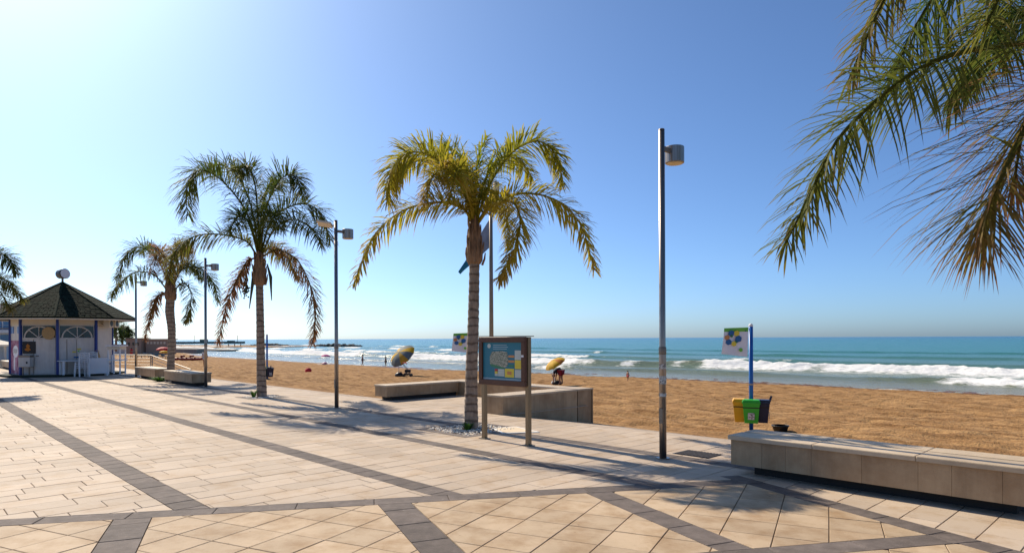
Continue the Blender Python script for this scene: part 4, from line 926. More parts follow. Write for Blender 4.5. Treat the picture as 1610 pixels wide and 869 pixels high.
for k in range(4): kbox(6, 0.55 + 0.16 * k, 0.62 + 0.16 * k, 1.1 + 0.05 * (k % 2), 1.34, 0.004, 'mural_stroke', 'dark', off=0.003)
kbox(6, 0.55, 0.75, 0.3, 0.95, 0.004, 'mural_stroke', 'c_whi', off=0.0)
kbox(6, 0.15, 0.55, 2.1, 2.42, 0.02, 'blue_notice', 'polepaint', off=-0.006); kbox(6, LF - 0.5, LF - 0.12, 2.1, 2.42, 0.02, 'blue_notice', 'polepaint', off=-0.006)
# roof
rf = MB(); ap = KC + Vector((0, 0, ZA))
rf.add([kp(a_, RE, ZE) for a_ in CA] + [ap] + [kp(a_, RE, ZE - 0.06) for a_ in CA], [(i, (i + 1) % 8, 8) for i in range(8)] + [(i, 9 + i, 9 + (i + 1) % 8, (i + 1) % 8) for i in range(8)] + [tuple(9 + i for i in range(7, -1, -1))])
roof = rf.build('roof', M_['shingle'], kiosk)
sh = MB(); rnd = random.Random(12); NC = 17
for i in range(8):
    A_, B_ = kp(CA[i], RE + 0.03, ZE + 0.004), kp(CA[(i + 1) % 8], RE + 0.03, ZE + 0.004); nrm = (B_ - A_).cross(ap - A_).normalized()
    if nrm.z < 0: nrm = -nrm
    for r in range(NC):
        f0, f1 = r / NC, min(0.995, (r + 1.12) / NC)
        l0, r0, l1, r1 = A_.lerp(ap, f0), B_.lerp(ap, f0), A_.lerp(ap, f1), B_.lerp(ap, f1); Lr = (r0 - l0).length; nn_ = max(1, round(Lr / 0.24)); o = 0.5 if r % 2 else 0.0
        for k in range(nn_ + (1 if o else 0)):
            g0, g1 = max(0, (k - o) / nn_ + 0.006), min(1, (k + 1 - o) / nn_ - 0.006); lift = rnd.uniform(0.016, 0.026)
            q = [l0.lerp(r0, g0), l0.lerp(r0, g1), l1.lerp(r1, g1), l1.lerp(r1, g0)]
            sh.add([q[0] + nrm * lift, q[1] + nrm * lift, q[2] + nrm * 0.008, q[3] + nrm * 0.008, q[0], q[1]], [(0, 1, 2, 3), (4, 5, 1, 0)])
tag(sh.build('shingles', M_['shingle'], roof), kind='stuff')
for i in range(8): MB().tube([kp(CA[i], RE + 0.03, ZE + 0.02), ap + Vector((0, 0, 0.02))], 0.05, 6, flat=0.5).build('hip_ridge', M_['shingle'], roof)
for i in range(8):
    A_, B_ = kp(CA[i], RE - 0.02, ZE - 0.09), kp(CA[(i + 1) % 8], RE - 0.02, ZE - 0.09); MB().bar(A_, B_, 0.03, 0.07).build('eave_board', M_['cream'], roof)
kd = MB(); hc = ap + Vector((0, 0, 0.42)); fd = (kdir(35) + Vector((0, 0, 0.05))).normalized()
lamp = thing('roof_spotlight', ap, 'round spotlight with white face on the tip of the kiosk roof', 'spotlight')
MB().tube([ap - Vector((0, 0, 0.05)), ap + Vector((0, 0, 0.25))], 0.05, 8).build('stem', M_['alu'], lamp)
MB().tube([hc - fd * 0.26, hc - fd * 0.2, hc + fd * 0.16, hc + fd * 0.2], [0.16, 0.23, 0.26, 0.26], 20).build('housing', M_['dark'], lamp, True)
MB().tube([hc + fd * 0.201, hc + fd * 0.215], [0.245, 0.225], 20).build('lens', M_['plastic'], lamp)
for k, dg in enumerate((52, 64)):
    c = kp(dg, KR + 0.28, 2.6); R3 = toc + math.radians(62)
    t_ = thing('air_conditioner', Vector((c.x, c.y, 2.38)), ('air conditioner box under the kiosk eave, left one', 'air conditioner box under the kiosk eave, right one')[k], 'air conditioner', 'air conditioners under the eave')
    bevel(MB().box(c, (0.3, 0.42, 0.4), R3).build('casing', M_['cream'], t_), 0.02)
    d = kdir(62); MB().tube([c + d * 0.151, c + d * 0.16], 0.15, 16).build('fan_grille', M_['dark'], t_)
    MB().bar(c - d * 0.35, c + d * 0.05 - Vector((0, 0, 0.2)), 0.03).build('bracket', M_['alu'], t_)
# things at the kiosk
gm = [G(u, v) for u, v in ((6, 590.5), (30, 587), (40, 592.5), (12, 593.5))]
tag(MB().slab([p.xy for p in (gm if orient(gm) > 0 else gm[::-1])], 0.001, 0.02, 0.004).build('green_mat', M_['turf'], loc=sum(gm, Vector()) / 4), 'bright green mat on the paving at the left corner of the kiosk', 'mat')
def kthing(name, i, xx, off, z, label, cat, group=None):
    a, x, L, n = face_frame(i); return thing(name, a + x * xx + n * off + Vector((0, 0, z)), label, cat, group), x, n
pic, x, n = kthing('framed_picture', 7, 0.34, 0.03, 1.15, 'black framed picture with an orange figure on the kiosk wall', 'picture')
kbox(7, 0.1, 0.68, 1.13, 1.70, 0.03, 'frame', 'dark', pic, off=0.012)
c = Vector(pic.location); MB().add([c + x * (px - 0.0) + n * 0.016 + Vector((0, 0, pz)) for px, pz in ((-.12, .12), (.02, .08), (.14, .16), (.06, .24), (.1, .36), (-.02, .44), (-.08, .34), (-.05, .24), (-.14, .2))], [tuple(range(9))]).build('painted_figure', M_['orange'], pic)
rd, x, n = kthing('round_plaque', 7, 1.28, 0.03, 2.1, 'round straw coloured plaque hanging over the kiosk fan window', 'plaque')
c = Vector(rd.location); MB().tube([c + n * 0.0, c + n * 0.05, c + n * 0.06], [0.3, 0.3, 0.26], 20).build('disc', M_['wicker'], rd)
mbx, x, n = kthing('meter_box', 7, 0.36, 0.22, 0.1, 'white metal box on a stand by the kiosk door', 'box')
c = Vector(mbx.location); R3 = math.atan2(x.y, x.x)
for sx in (-0.14, 0.14): MB().box(c + x * sx + Vector((0, 0, 0.2)), (0.05, 0.05, 0.4), R3).build('leg', M_['alu'], mbx)
bevel(MB().box(c + Vector((0, 0, 0.62)), (0.52, 0.3, 0.46), R3).build('case', M_['white'], mbx), 0.015)
MB().box(c + Vector((0, 0, 0.9)), (0.5, 0.28, 0.1), R3).build('top_box', M_['alu'], mbx); MB().box(c + n * 0.155 + x * 0.12 + Vector((0, 0, 0.6)), (0.06, 0.02, 0.1), R3).build('lock', M_['dark'], mbx)
# plastic chairs
def chair(loc, rz, label, group):
    root = thing('plastic_chair', loc, label, 'chair', group); R = Matrix.Rotation(rz, 3, 'Z'); c = Vector(loc)
    def V(a, b, z): return c + R @ Vector((a, b, z))
    bevel(MB().box(V(0, 0, 0.43), (0.44, 0.42, 0.03), rz).build('seat', M_['plastic'], root), 0.01)
    for sx in (-1, 1):
        MB().tube([V(sx * 0.23, -0.22, 0), V(sx * 0.2, -0.18, 0.43)], [0.03, 0.036], 6).build('leg', M_['plastic'], root)
        MB().tube([V(sx * 0.22, 0.26, 0), V(sx * 0.2, 0.19, 0.43)], [0.03, 0.036], 6).build('leg', M_['plastic'], root)
    bk = MB().tube([V(-0.2, 0.19, 0.43), V(-0.21, 0.25, 0.86), V(0, 0.27, 0.9), V(0.21, 0.25, 0.86), V(0.2, 0.19, 0.43)], 0.03, 6).build('backrest', M_['plastic'], root)
    for k in range(5): xx = -0.13 + k * 0.065; MB().bar(V(xx, 0.2, 0.45), V(xx, 0.262, 0.87), 0.045, 0.014).build('slat', M_['plastic'], bk)
    return root
def stack(base, rz, n, labels, group):
    ch = chair(base, rz, labels[0], group)
    for k in range(1, n):
        c = copy_tree(ch); c.location = Vector(base) + Vector((0, 0, 0.085 * k)); c['label'] = labels[k]
def ords(n, where): return [('lowest', 'second', 'third', 'top')[k if n == 4 else (k if k < n - 1 else 3)] + ' white plastic chair of the stack ' + where for k in range(n)]
a, x, L, n = face_frame(0); rz0 = math.atan2(x.y, x.x)
p_ = a + x * 0.72 + n * 0.95; stack(p_, rz0 + math.pi + 0.1, 4, ords(4, 'in front of the kiosk'), 'stacked white chairs')
p_ = a + x * 1.55 + n * 0.30 + Vector((0, 0, 0.1)); stack(p_, rz0 + math.pi - 0.9, 3, ords(3, 'behind the white board'), 'stacked white chairs')
tb = a + x * 0.55 + n * 0.42 + Vector((0, 0, 0.1)); t_ = thing('plastic_table', tb, 'white plastic table against the kiosk wall behind the chair stack', 'table')
bevel(MB().box(tb + Vector((0, 0, 0.66)), (1.25, 0.6, 0.04), rz0).build('table_top', M_['plastic'], t_), 0.015)
for sx in (-1, 1):
    for sy in (-1, 1): MB().box(tb + x * 0.5 * sx + n * 0.22 * sy + Vector((0, 0, 0.32)), (0.08, 0.08, 0.64), rz0).build('leg', M_['plastic'], t_)
wb = a + x * 1.45 + n * 0.75 + Vector((0, 0, 0)); t_ = thing('white_board', wb, 'blank white board leaning upright beside the chair stack', 'board')
M3 = Matrix.Rotation(rz0, 3, 'Z') @ Matrix.Rotation(math.radians(-6), 3, 'X')
bevel(MB().box(wb + Vector((0, 0, 0.49)), (0.92, 0.05, 0.78), M=M3).build('panel', M_['plastic'], t_), 0.006)
for sx in (-0.4, 0.4): MB().box(wb + x * sx + Vector((0, 0, 0.05)), (0.06, 0.3, 0.1), rz0).build('foot', M_['plastic'], t_)
bg_ = a + x * 1.56 + n * 0.38 + Vector((0, 0, 0.735)); t_ = thing('straw_bag', bg_, 'straw bag standing on the chairs behind the white board', 'bag')
MB().tube([bg_ + Vector((0, 0, z)) for z in (0, 0.1, 0.3, 0.42)], [0.14, 0.17, 0.13, 0.08], 10).build('body', M_['wicker'], t_, True)
MB().tube([bg_ + x * (0.09 * math.cos(q)) + Vector((0, 0, 0.4 + 0.12 * math.sin(q))) for q in [k * math.pi / 8 for k in range(9)]], 0.012, 6).build('handle', M_['wicker'], t_)
# white stand tower beside the kiosk
sp = at(184, 590, 31.8); sp.z = 0.1; t_ = thing('display_stand', sp, 'white two tier frame stand with a flat top right of the kiosk', 'stand')
for sx in (-0.28, 0.28):
    for sy in (-0.22, 0.22): MB().box(sp + Vector((sx, sy, 0.68)), (0.05, 0.05, 1.36), 0).build('leg', M_['plastic'], t_)
for z, e in ((0.68, 0.72), (1.38, 0.78)): bevel(MB().box(sp + Vector((0, 0, z)), (e, 0.56, 0.05), 0).build('shelf', M_['plastic'], t_), 0.01)
MB().box(sp + Vector((0, 0.0, 1.26)), (0.62, 0.5, 0.14)).build('top_tray', M_['cream'], t_)
for k, uu in enumerate((170, 176)):
    sp2 = at(uu, 590, 33.2); sp2.z = 0.1; q = MB().box(sp2 + Vector((0, 0, 0.45)), (0.07, 0.07, 0.9)); q.build('leg', M_['plastic'], t_)
# ================================================================== FAR LEFT: buildings, gazebo, palms, railing
bb = at(-40, 560, 62); root = thing('beach_house', Vector((bb.x, bb.y, -0.3)), 'white flat roofed building with blue windows behind the kiosk at left', 'building')
def bx(u0, u1, v0, v1, Y, dep, name, m, parent): 
    a, b = at(u0, v0, Y), at(u1, v1, Y); return MB().box(((a.x + b.x) / 2, Y + dep / 2, (a.z + b.z) / 2), (abs(b.x - a.x), dep, abs(a.z - b.z)), 0).build(name, M_[m], parent)
bx(-160, 31, 480, 567, 62, 8, 'wall', 'bwall', root); bx(-160, 34, 478, 481.5, 61.8, 8.4, 'roof_slab', 'bwall', root)
bx(-160, 34, 519, 523, 61.2, 0.8, 'balcony_slab', 'bwall', root)
for u0, u1 in ((-40, -22), (-18, 2), (5, 15), (18, 29)):
    f = bx(u0, u1, 504, 518.5, 61.94, 0.05, 'window', 'bglass', root); bx(u0, u1, 511, 511.6, 61.9, 0.03, 'glazing_bar', 'white', f)
for u0, u1 in ((-40, -8), (0, 14), (17, 28)): bx(u0, u1, 526, 545, 61.94, 0.05, 'window', 'bglass', root)
bx(-160, 33, 516, 516.8, 61.25, 0.05, 'railing', 'alu', root)
Yg = 44; gz = at(0, 560, Yg); root = thing('gazebo', Vector((gz.x, gz.y, 0)), 'cream canvas gazebo on white posts left of the kiosk', 'gazebo')
a_ = [at(-60, 545, Yg - 1.6), at(32, 541.5, Yg - 1.6), at(32, 541.5, Yg + 1.6), at(-60, 545, Yg + 1.6)]
for q in a_: q.z = a_[1].z
apx = at(-14, 531.5, Yg)
MB().add(a_ + [apx] + [q - Vector((0, 0, 0.12)) for q in a_], [(0, 1, 4), (1, 2, 4), (2, 3, 4), (3, 0, 4)] + [(i, i + 5, (i + 1) % 4 + 5, (i + 1) % 4) for i in range(4)]).build('canopy', M_['canvas'], root)
for uu in (-40, 8, 19.5, 30): q = at(uu, 541, Yg - 1.3); MB().box((q.x, q.y, q.z / 2), (0.1, 0.1, q.z), 0).build('post', M_['white'], root)
bx(-40, 8, 545, 566, Yg + 1.2, 0.03, 'side_cloth', 'navycloth', root)
# distant date palms
def far_palm(u, vb, vt, Y, label, seed, bushy):
    b = at(u, vb, Y); tp = at(u, vt, Y); root = thing('distant_palm', b, label, 'palm tree', 'palms far behind the kiosk'); rnd = random.Random(seed)
    MB().tube([b, (b + tp) / 2 + Vector((0.1, 0, 0)), tp], [0.28, 0.22, 0.2], 8).build('trunk', M_['trunk'], root, True)
    mb = MB(); att = []
    for i in range(30 if not bushy else 60):
        a = rnd.uniform(0, 6.28); el = rnd.uniform(-0.7, 1.2) ; R = rnd.uniform(1.9, 2.6) * (0.75 if bushy else 1); d = Vector((math.cos(a), math.sin(a), 0))
        base = tp - Vector((0, 0, rnd.uniform(0, 2.6) if bushy else 0)); cv = [base + d * R * k * math.cos(el * (1 - k * .3)) + Vector((0, 0, R * (k * math.sin(el) - 0.55 * k * k))) for k in (0, .25, .5, .75, 1)]
        for p, q in zip(cv, cv[1:]):
            for k in range(9):
                o = p.lerp(q, k / 9); sd = Vector((-d.y, d.x, 0)) * rnd.choice((-1, 1))
                e = o + (sd * 0.8 + (q - p).normalized() * 0.7 + Vector((0, 0, rnd.uniform(-.5, .2)))) * rnd.uniform(0.5, 0.8)
                mb.add([o, o + (q - p) * 0.24, e], [(0, 1, 2)]); att += [rnd.uniform(0.05, 0.4)] * 3
        
    lo = mb.build('crown', M_['leafdark'], root); lo.data.attributes.new('dry', 'FLOAT', 'POINT').data.foreach_set('value', att)
for u, vb, vt, Y, lb, sd, bu in ((171, 552, 515, 150, 'small distant palm nearest the kiosk roof edge', 1, False), (182, 552, 512, 140, 'distant palm with a bare trunk behind the kiosk', 2, False), (192, 552, 511, 150, 'bushy distant palm in the middle of the far group', 3, True), (201, 552, 512, 150, 'bushy distant palm at the right of the far group', 4, True)):
    far_palm(u, vb, vt, Y, lb, sd, bu)
root = thing('boundary_wall', at(195, 556, 143), 'long pale wall at the back of the beach', 'wall'); bx(164, 262, 541.5, 557.5, 143, 0.4, 'wall', 'bwall', root); bx(164, 262, 540.9, 541.6, 142.9, 0.6, 'coping', 'concrete', root)
root = thing('beach_building', at(210, 556, 141), 'low brown beach building in front of the far wall', 'building'); bx(198, 222, 532, 557.5, 139, 3, 'wall', 'tan', root); bx(197, 223, 531.2, 532.2, 138.8, 3.4, 'roof', 'concrete', root)
for k in range(3): bx(201 + k * 7, 204 + k * 7, 538, 543, 138.95, 0.06, 'window', 'glassdark', root)
root = thing('beach_building', at(246, 556, 139), 'low beige beach building with a row of windows', 'building'); bx(229, 262, 533.5, 557, 140, 4, 'wall', 'tan', root); bx(228, 263, 532.4, 533.7, 139.8, 4.4, 'roof', 'cream', root)
for k in range(6): bx(231 + k * 5.2, 234.2 + k * 5.2, 537, 540.5, 139.95, 0.06, 'window', 'cream', root)
# groynes, pier and rocks
def slabthing(name, pts, zt, label, m, cat):
    root = MB().slab([p.xy for p in (pts if orient(pts) > 0 else pts[::-1])], -3.0, zt, 0.15).build(name, M_[m]); return tag(root, label, cat)
slabthing('concrete_groyne', [G(u, v, -0.95) for u, v in ((205, 545.2), (309, 546.2), (322, 547.8), (309, 548.6), (205, 547.0))], -0.95, 'grey concrete groyne running from the sand into the water', 'concrete', 'groyne')
slabthing('low_jetty', [G(u, v, -1.75) for u, v in ((300, 547), (366, 547.4), (402, 548.8), (366, 549.8), (300, 550.5))], -1.75, 'low dark jetty beyond the groyne with surf around it', 'rock', 'jetty')
Yp = 620
root = thing('distant_pier', at(320, 540, Yp), 'long low pier with a hut on the horizon at left', 'pier'); bx(230, 380, 537.2, 539.8, Yp, 8, 'deck', 'concrete', root); bx(314, 322.5, 533.2, 537.2, Yp, 6, 'hut', 'concrete', root); bx(357, 366, 535.2, 537.2, Yp, 5, 'shed', 'concrete', root)
for uu in (305, 373): bx(uu, uu + 0.5, 527, 537, Yp, 0.3, 'mast', 'alu', root)
def rocks(u0, u1, vt, vb, label, seed):
    rnd = random.Random(seed); mb = MB(); a, b = G(u0, vb, -2.2), G(u1, vb, -2.2)
    for i in range(260):
        k = rnd.random(); p = a.lerp(b, k) + Vector((0, rnd.uniform(0, 9), 0)); hmax = (vb - vt) * a.y / FPX * (1 - abs(2 * k - 1) ** 3) * (0.65 + 0.5 * noise.noise((k * 9, seed, 0)))
        r = rnd.uniform(0.5, 1.1); z = -2.2 + rnd.uniform(0, max(0.1, hmax - r * 0.6)); n0 = len(mb.v); mb.ball((p.x, p.y, z), (r * rnd.uniform(.8, 1.4), r, r * rnd.uniform(.5, .8)), 0, 6, 4)
        for q in range(n0, len(mb.v)): mb.v[q] += Vector((rnd.uniform(-.12, .12), rnd.uniform(-.12, .12), rnd.uniform(-.12, .12)))
    tag(mb.build('rock_breakwater', M_['rock']), label, 'breakwater', 'rock breakwaters off the beach')
rocks(392, 446, 537.5, 543.6, 'left rock breakwater in the sea, behind the tall palm', 1); rocks(487, 563, 538.0, 544.6, 'longer rock breakwater in the sea, right of the second lamp post', 2)
# railing with a ramp handrail
rl = thing('ramp_railing', P(50, 13.6, -0.4), 'steel railing with a sloping handrail behind the small benches', 'railing')
ra, rb_ = at(160, 557.5, 50), at(237, 558, 48); rc = at(300, 580.5, 40)
for k in range(4):
    dz = Vector((0, 0, -0.235 * k)); MB().tube([ra + dz, rb_ + dz], 0.035 if k == 0 else 0.02, 8).build('rail', M_['alu'], rl)
    if k < 3: MB().tube([rb_ + dz, rc + dz], 0.035 if k == 0 else 0.02, 8).build('rail', M_['alu'], rl)
for q in (ra, ra.lerp(rb_, 0.5), rb_, rb_ + Vector((0.17, -0.1, 0)), rb_.lerp(rc, 0.5), rc): MB().box((q.x, q.y, q.z - 0.55), (0.05, 0.05, 1.1), 0).build('post', M_['alu'], rl)

# ================================================================== BEACH THINGS
def umbrella(base, hgt, r, lean, mats, label, group='beach umbrellas', depth=0.30, n=10, axis=None):
    root = thing('beach_umbrella', base, label, 'umbrella', group); lean = Vector(lean).normalized(); top = base + lean * hgt
    MB().tube([base - lean * 0.2, top - lean * 0.05], 0.02, 8).build('pole', M_['plastic'], root)
    if axis: lean = Vector(axis).normalized()
    a = lean.orthogonal().normalized(); b = lean.cross(a)
    for k in range(n):
        th0, th1 = 2 * math.pi * k / n, 2 * math.pi * (k + 1) / n
        def rim(th, f): return top + (a * math.cos(th) + b * math.sin(th)) * r * math.sin(f * 1.25) / math.sin(1.25) - lean * r * depth * 2.1 * (1 - math.cos(f * 1.25))
        mb = MB(); vs = []
        for f in (0.02, 0.3, 0.55, 0.8, 1.0):
            for h_ in (0, .5, 1):
                th = th0 + (th1 - th0) * h_; p = rim(th, f)
                vs.append(p - (p - (top - lean * p.dot(lean) * 0)).normalized() * (0.03 * (f if h_ == .5 else 0)))
        fs = [(i * 3 + j, i * 3 + j + 1, (i + 1) * 3 + j + 1, (i + 1) * 3 + j) for i in range(4) for j in range(2)]
        vs += [v - lean * 0.012 for v in vs]; fs += [tuple(x + 15 for x in f[::-1]) for f in fs]
        mb.add(vs, fs).build('canopy_panel', M_[mats[k % len(mats)]], root, True)
        MB().tube([rim(th0, 0.05) - lean * 0.02, rim(th0, 0.5) - lean * 0.02, rim(th0, 0.98) - lean * 0.02], 0.006, 5).build('rib', M_['alu'], root)
    MB().tube([top, top + lean * 0.08], [0.02, 0.008], 8).build('tip', M_['plastic'], root)
    return root
u1 = B(627, 589.5); umbrella(u1, 1.85, 1.15, (0.0, 0.1, 1), ['slate', 'ochre', 'slate', 'yellow', 'slate'], 'grey and yellow striped beach umbrella, steeply tilted, by the pushchair', axis=(-0.55, -0.62, 0.75))
u2 = B(872, 603); umbrella(u2, 1.55, 0.74, (-0.06, 0.1, 1), ['yellow', 'yellow', 'orange', 'yellow', 'ochre'], 'bright yellow beach umbrella beside the bending person', axis=(-0.5, -0.22, 0.85))
u3 = B(512, 571); umbrella(u3, 1.45, 0.78, (0.02, 0.05, 1), ['pink'], 'magenta beach umbrella near the water left of the centre')
u4 = B(257, 562); umbrella(u4, 1.9, 1.3, (0.0, 0.1, 1), ['red'], 'red beach umbrella far off by the groyne'); u5 = B(257.5, 563.5); umbrella(u5, 1.3, 0.75, (0.0, 0.1, 1), ['yellow'], 'small yellow umbrella just below the red one')
# pushchair
pc = B(640, 591.5); st = thing('pushchair', pc, 'dark pushchair with a red hood under the striped umbrella', 'pushchair')
for sx, sy in ((-0.25, -0.25), (0.3, -0.25), (-0.25, 0.25), (0.3, 0.25)):
    MB().tube([pc + Vector((sx, sy - 0.03, 0.1)), pc + Vector((sx, sy + 0.03, 0.1))], 0.1, 12).build('wheel', M_['dark'], st)
for sy in (-0.24, 0.24):
    MB().tube([pc + Vector((0.35, sy, 0.1)), pc + Vector((0.1, sy, 0.45)), pc + Vector((-0.35, sy, 1.0))], 0.02, 6).build('frame_tube', M_['dark'], st); MB().tube([pc + Vector((-0.25, sy, 0.1)), pc + Vector((0.15, sy, 0.5))], 0.02, 6).build('frame_tube', M_['dark'], st)
bevel(MB().box(pc + Vector((0.05, 0, 0.42)), (0.42, 0.42, 0.22)).build('seat', M_['navy'], st), 0.04)
hd = []
for i in range(7):
    an = math.radians(35 + 20 * i)
    for j in (-0.22, 0, 0.22): hd.append(pc + Vector((-0.2 + 0.24 * math.cos(an), j, 0.82 + 0.26 * math.sin(an) - abs(j) * 0.1)))
MB().add(hd + [p + Vector((0.01, 0, -0.02)) for p in hd], [(i * 3 + j, i * 3 + j + 1, i * 3 + j + 4, i * 3 + j + 3) for i in range(6) for j in range(2)] + [(21 + i * 3 + j, 21 + i * 3 + j + 3, 21 + i * 3 + j + 4, 21 + i * 3 + j + 1) for i in range(6) for j in range(2)]).build('hood', M_['red'], st, True)
MB().box(pc + Vector((0, 0, 0.2)), (0.4, 0.36, 0.12)).build('basket', M_['dark'], st)
def lump(name, c, size, m, label, cat, seed, group=None):
    mb = MB().ball(Vector(c) + Vector((0, 0, size[2] * 0.3)), size, 0, 10, 7); rnd = random.Random(seed)
    for i in range(len(mb.v)):
        mb.v[i] += Vector([0.25 * size[k] * noise.noise((mb.v[i].x * 4 + seed, mb.v[i].y * 4, mb.v[i].z * 4 + k * 9)) for k in range(3)]); mb.v[i].z = max(mb.v[i].z, c[2] - 0.03)
    return mb, name, label
def bag(c, size, m, label, seed):
    t_ = thing('beach_bag', c, label, 'bag', 'bags on the sand'); lump('x', c, size, m, '', '', seed)[0].build('body', M_[m], t_, True)
    MB().tube([Vector(c) + Vector((size[0] * 0.6 * math.cos(q), 0, size[2] * 1.1 + size[2] * 0.4 * math.sin(q))) for q in [k * math.pi / 8 for k in range(9)]], 0.014, 5).build('strap', M_[m], t_)
bag(B(627.5, 591), (0.32, 0.25, 0.24), 'dark', 'dark beach bag at the foot of the striped umbrella pole', 1)
bag(B(485, 584.5), (0.28, 0.22, 0.26), 'red', 'small red bag lying alone on the sand', 2)
bag(B(876, 603.8), (0.35, 0.25, 0.2), 'dark', 'dark bag at the bending person\'s feet', 3); bag(B(870, 603), (0.16, 0.14, 0.14), 'cloth', 'small white bag next to the dark one under the yellow umbrella', 4)
tw = B(508, 572.5); t_ = thing('beach_towel', tw, 'pale towel with a heap of clothes under the magenta umbrella', 'towel'); MB().box(tw + Vector((0, 0, 0.03)), (2.0, 0.9, 0.02)).build('towel', M_['cloth'], t_); lump('x', tw + Vector((0.25, 0, 0.04)), (0.45, 0.3, 0.22), 'pink', '', '', 5)[0].build('clothes_heap', M_['c_pnk'], t_, True)
bc = B(1227, 676.5); bs_ = thing('rubber_basin', bc, 'black round basin lying on the sand behind the long bench', 'basin')
MB().tube([bc + Vector((0, 0, z)) for z in (-0.02, 0.12, 0.13, 0.13, 0.05)], [0.15, 0.2, 0.205, 0.19, 0.16], 20).build('bowl', M_['dark'], bs_, True); MB().tube([bc + Vector((0.2 * math.cos(k * math.pi / 12), 0.2 * math.sin(k * math.pi / 12), 0.128)) for k in range(25)], 0.012, 6).build('rim', M_['dark'], bs_)
# red catamaran pedal boat
bt = B(296, 567); t_ = thing('rowing_catamaran', bt, 'red lifeguard rowing catamaran on the sand behind the palm', 'boat')
for sy in (-0.5, 0.5):
    MB().tube([bt + Vector((xx, sy, z)) for xx, z in ((-2.6, 0.5), (-2.0, 0.28), (0, 0.22), (2.0, 0.28), (2.6, 0.5))], [0.03, 0.2, 0.24, 0.2, 0.03], 10).build('hull', M_['darkred'], t_, True)
for xx in (-1.2, 0, 1.2): MB().box(bt + Vector((xx, 0, 0.48)), (0.16, 1.3, 0.08)).build('crossbeam', M_['darkred'], t_)
for xx in (-0.8, 0.5): bevel(MB().box(bt + Vector((xx, 0, 0.66)), (0.4, 0.6, 0.26)).build('seat', M_['darkred'], t_), 0.03)
# sun loungers by the groyne
lg0 = None
for k, (u, v, lb) in enumerate(((223, 562.5, 'dark sun lounger nearest the kiosk on the far sand'), (237, 562.5, 'dark sun lounger second from the kiosk'), (248, 563.5, 'dark sun lounger under the red umbrella'), (261, 563.5, 'dark sun lounger right of the red umbrella, next to the palm trunk'))):
    p = B(u, v)
    if lg0 is None:
        t_ = thing('sun_lounger', p, lb, 'sun lounger', 'dark sun loungers')
        MB().box(p + Vector((0, -0.1, 0.36)), (0.65, 1.3, 0.06)).build('bed', M_['slate'], t_); MB().box(p + Vector((0, 0.75, 0.62)), (0.65, 0.06, 0.62), M=Matrix.Rotation(math.radians(-35), 3, 'X')).build('backrest', M_['slate'], t_)
        for sx in (-0.3, 0.3):
            for sy in (-0.6, 0.4): MB().box(p + Vector((sx, sy, 0.16)), (0.05, 0.05, 0.34)).build('leg', M_['dark'], t_)
        lg0 = t_
    else:
        c = copy_tree(lg0); c.location = p; c['label'] = lb; c.rotation_euler.z = 0.4 * k

# ================================================================== PEOPLE
def skin_mesh(name, joints, edges, m, parent, off, sub=1, extra=None):
    """joints: {key:(pos, radius)}; one continuous skinned surface, baked to a mesh"""
    keys = list(joints); me = bpy.data.meshes.new(name); me.from_pydata([tuple(Vector(joints[k][0]) - off) for k in keys], [(keys.index(a), keys.index(b)) for a, b in edges], [])
    o = bpy.data.objects.new(name, me); COL.objects.link(o)
    sk = o.modifiers.new('skin', 'SKIN'); me.skin_vertices
    for i, k in enumerate(keys):
        r = joints[k][1]; me.skin_vertices[0].data[i].radius = (r, r) if isinstance(r, (int, float)) else r; me.skin_vertices[0].data[i].use_root = (i == 0)
    ss_ = o.modifiers.new('sub', 'SUBSURF'); ss_.levels = sub; ss_.render_levels = sub
    dg = bpy.context.evaluated_depsgraph_get(); nm = bpy.data.meshes.new_from_object(o.evaluated_get(dg)); o.modifiers.clear(); o.data = nm
    if extra:
        bm = bmesh.new(); bm.from_mesh(nm); mbx_ = extra; vv = [bm.verts.new(v - off) for v in mbx_.v]
        for f in mbx_.f: bm.faces.new([vv[i] for i in f])
        bm.to_mesh(nm); bm.free()
    nm.materials.clear(); nm.materials.append(M_[m]); nm.polygons.foreach_set('use_smooth', [True] * len(nm.polygons)); o.parent = parent; return o
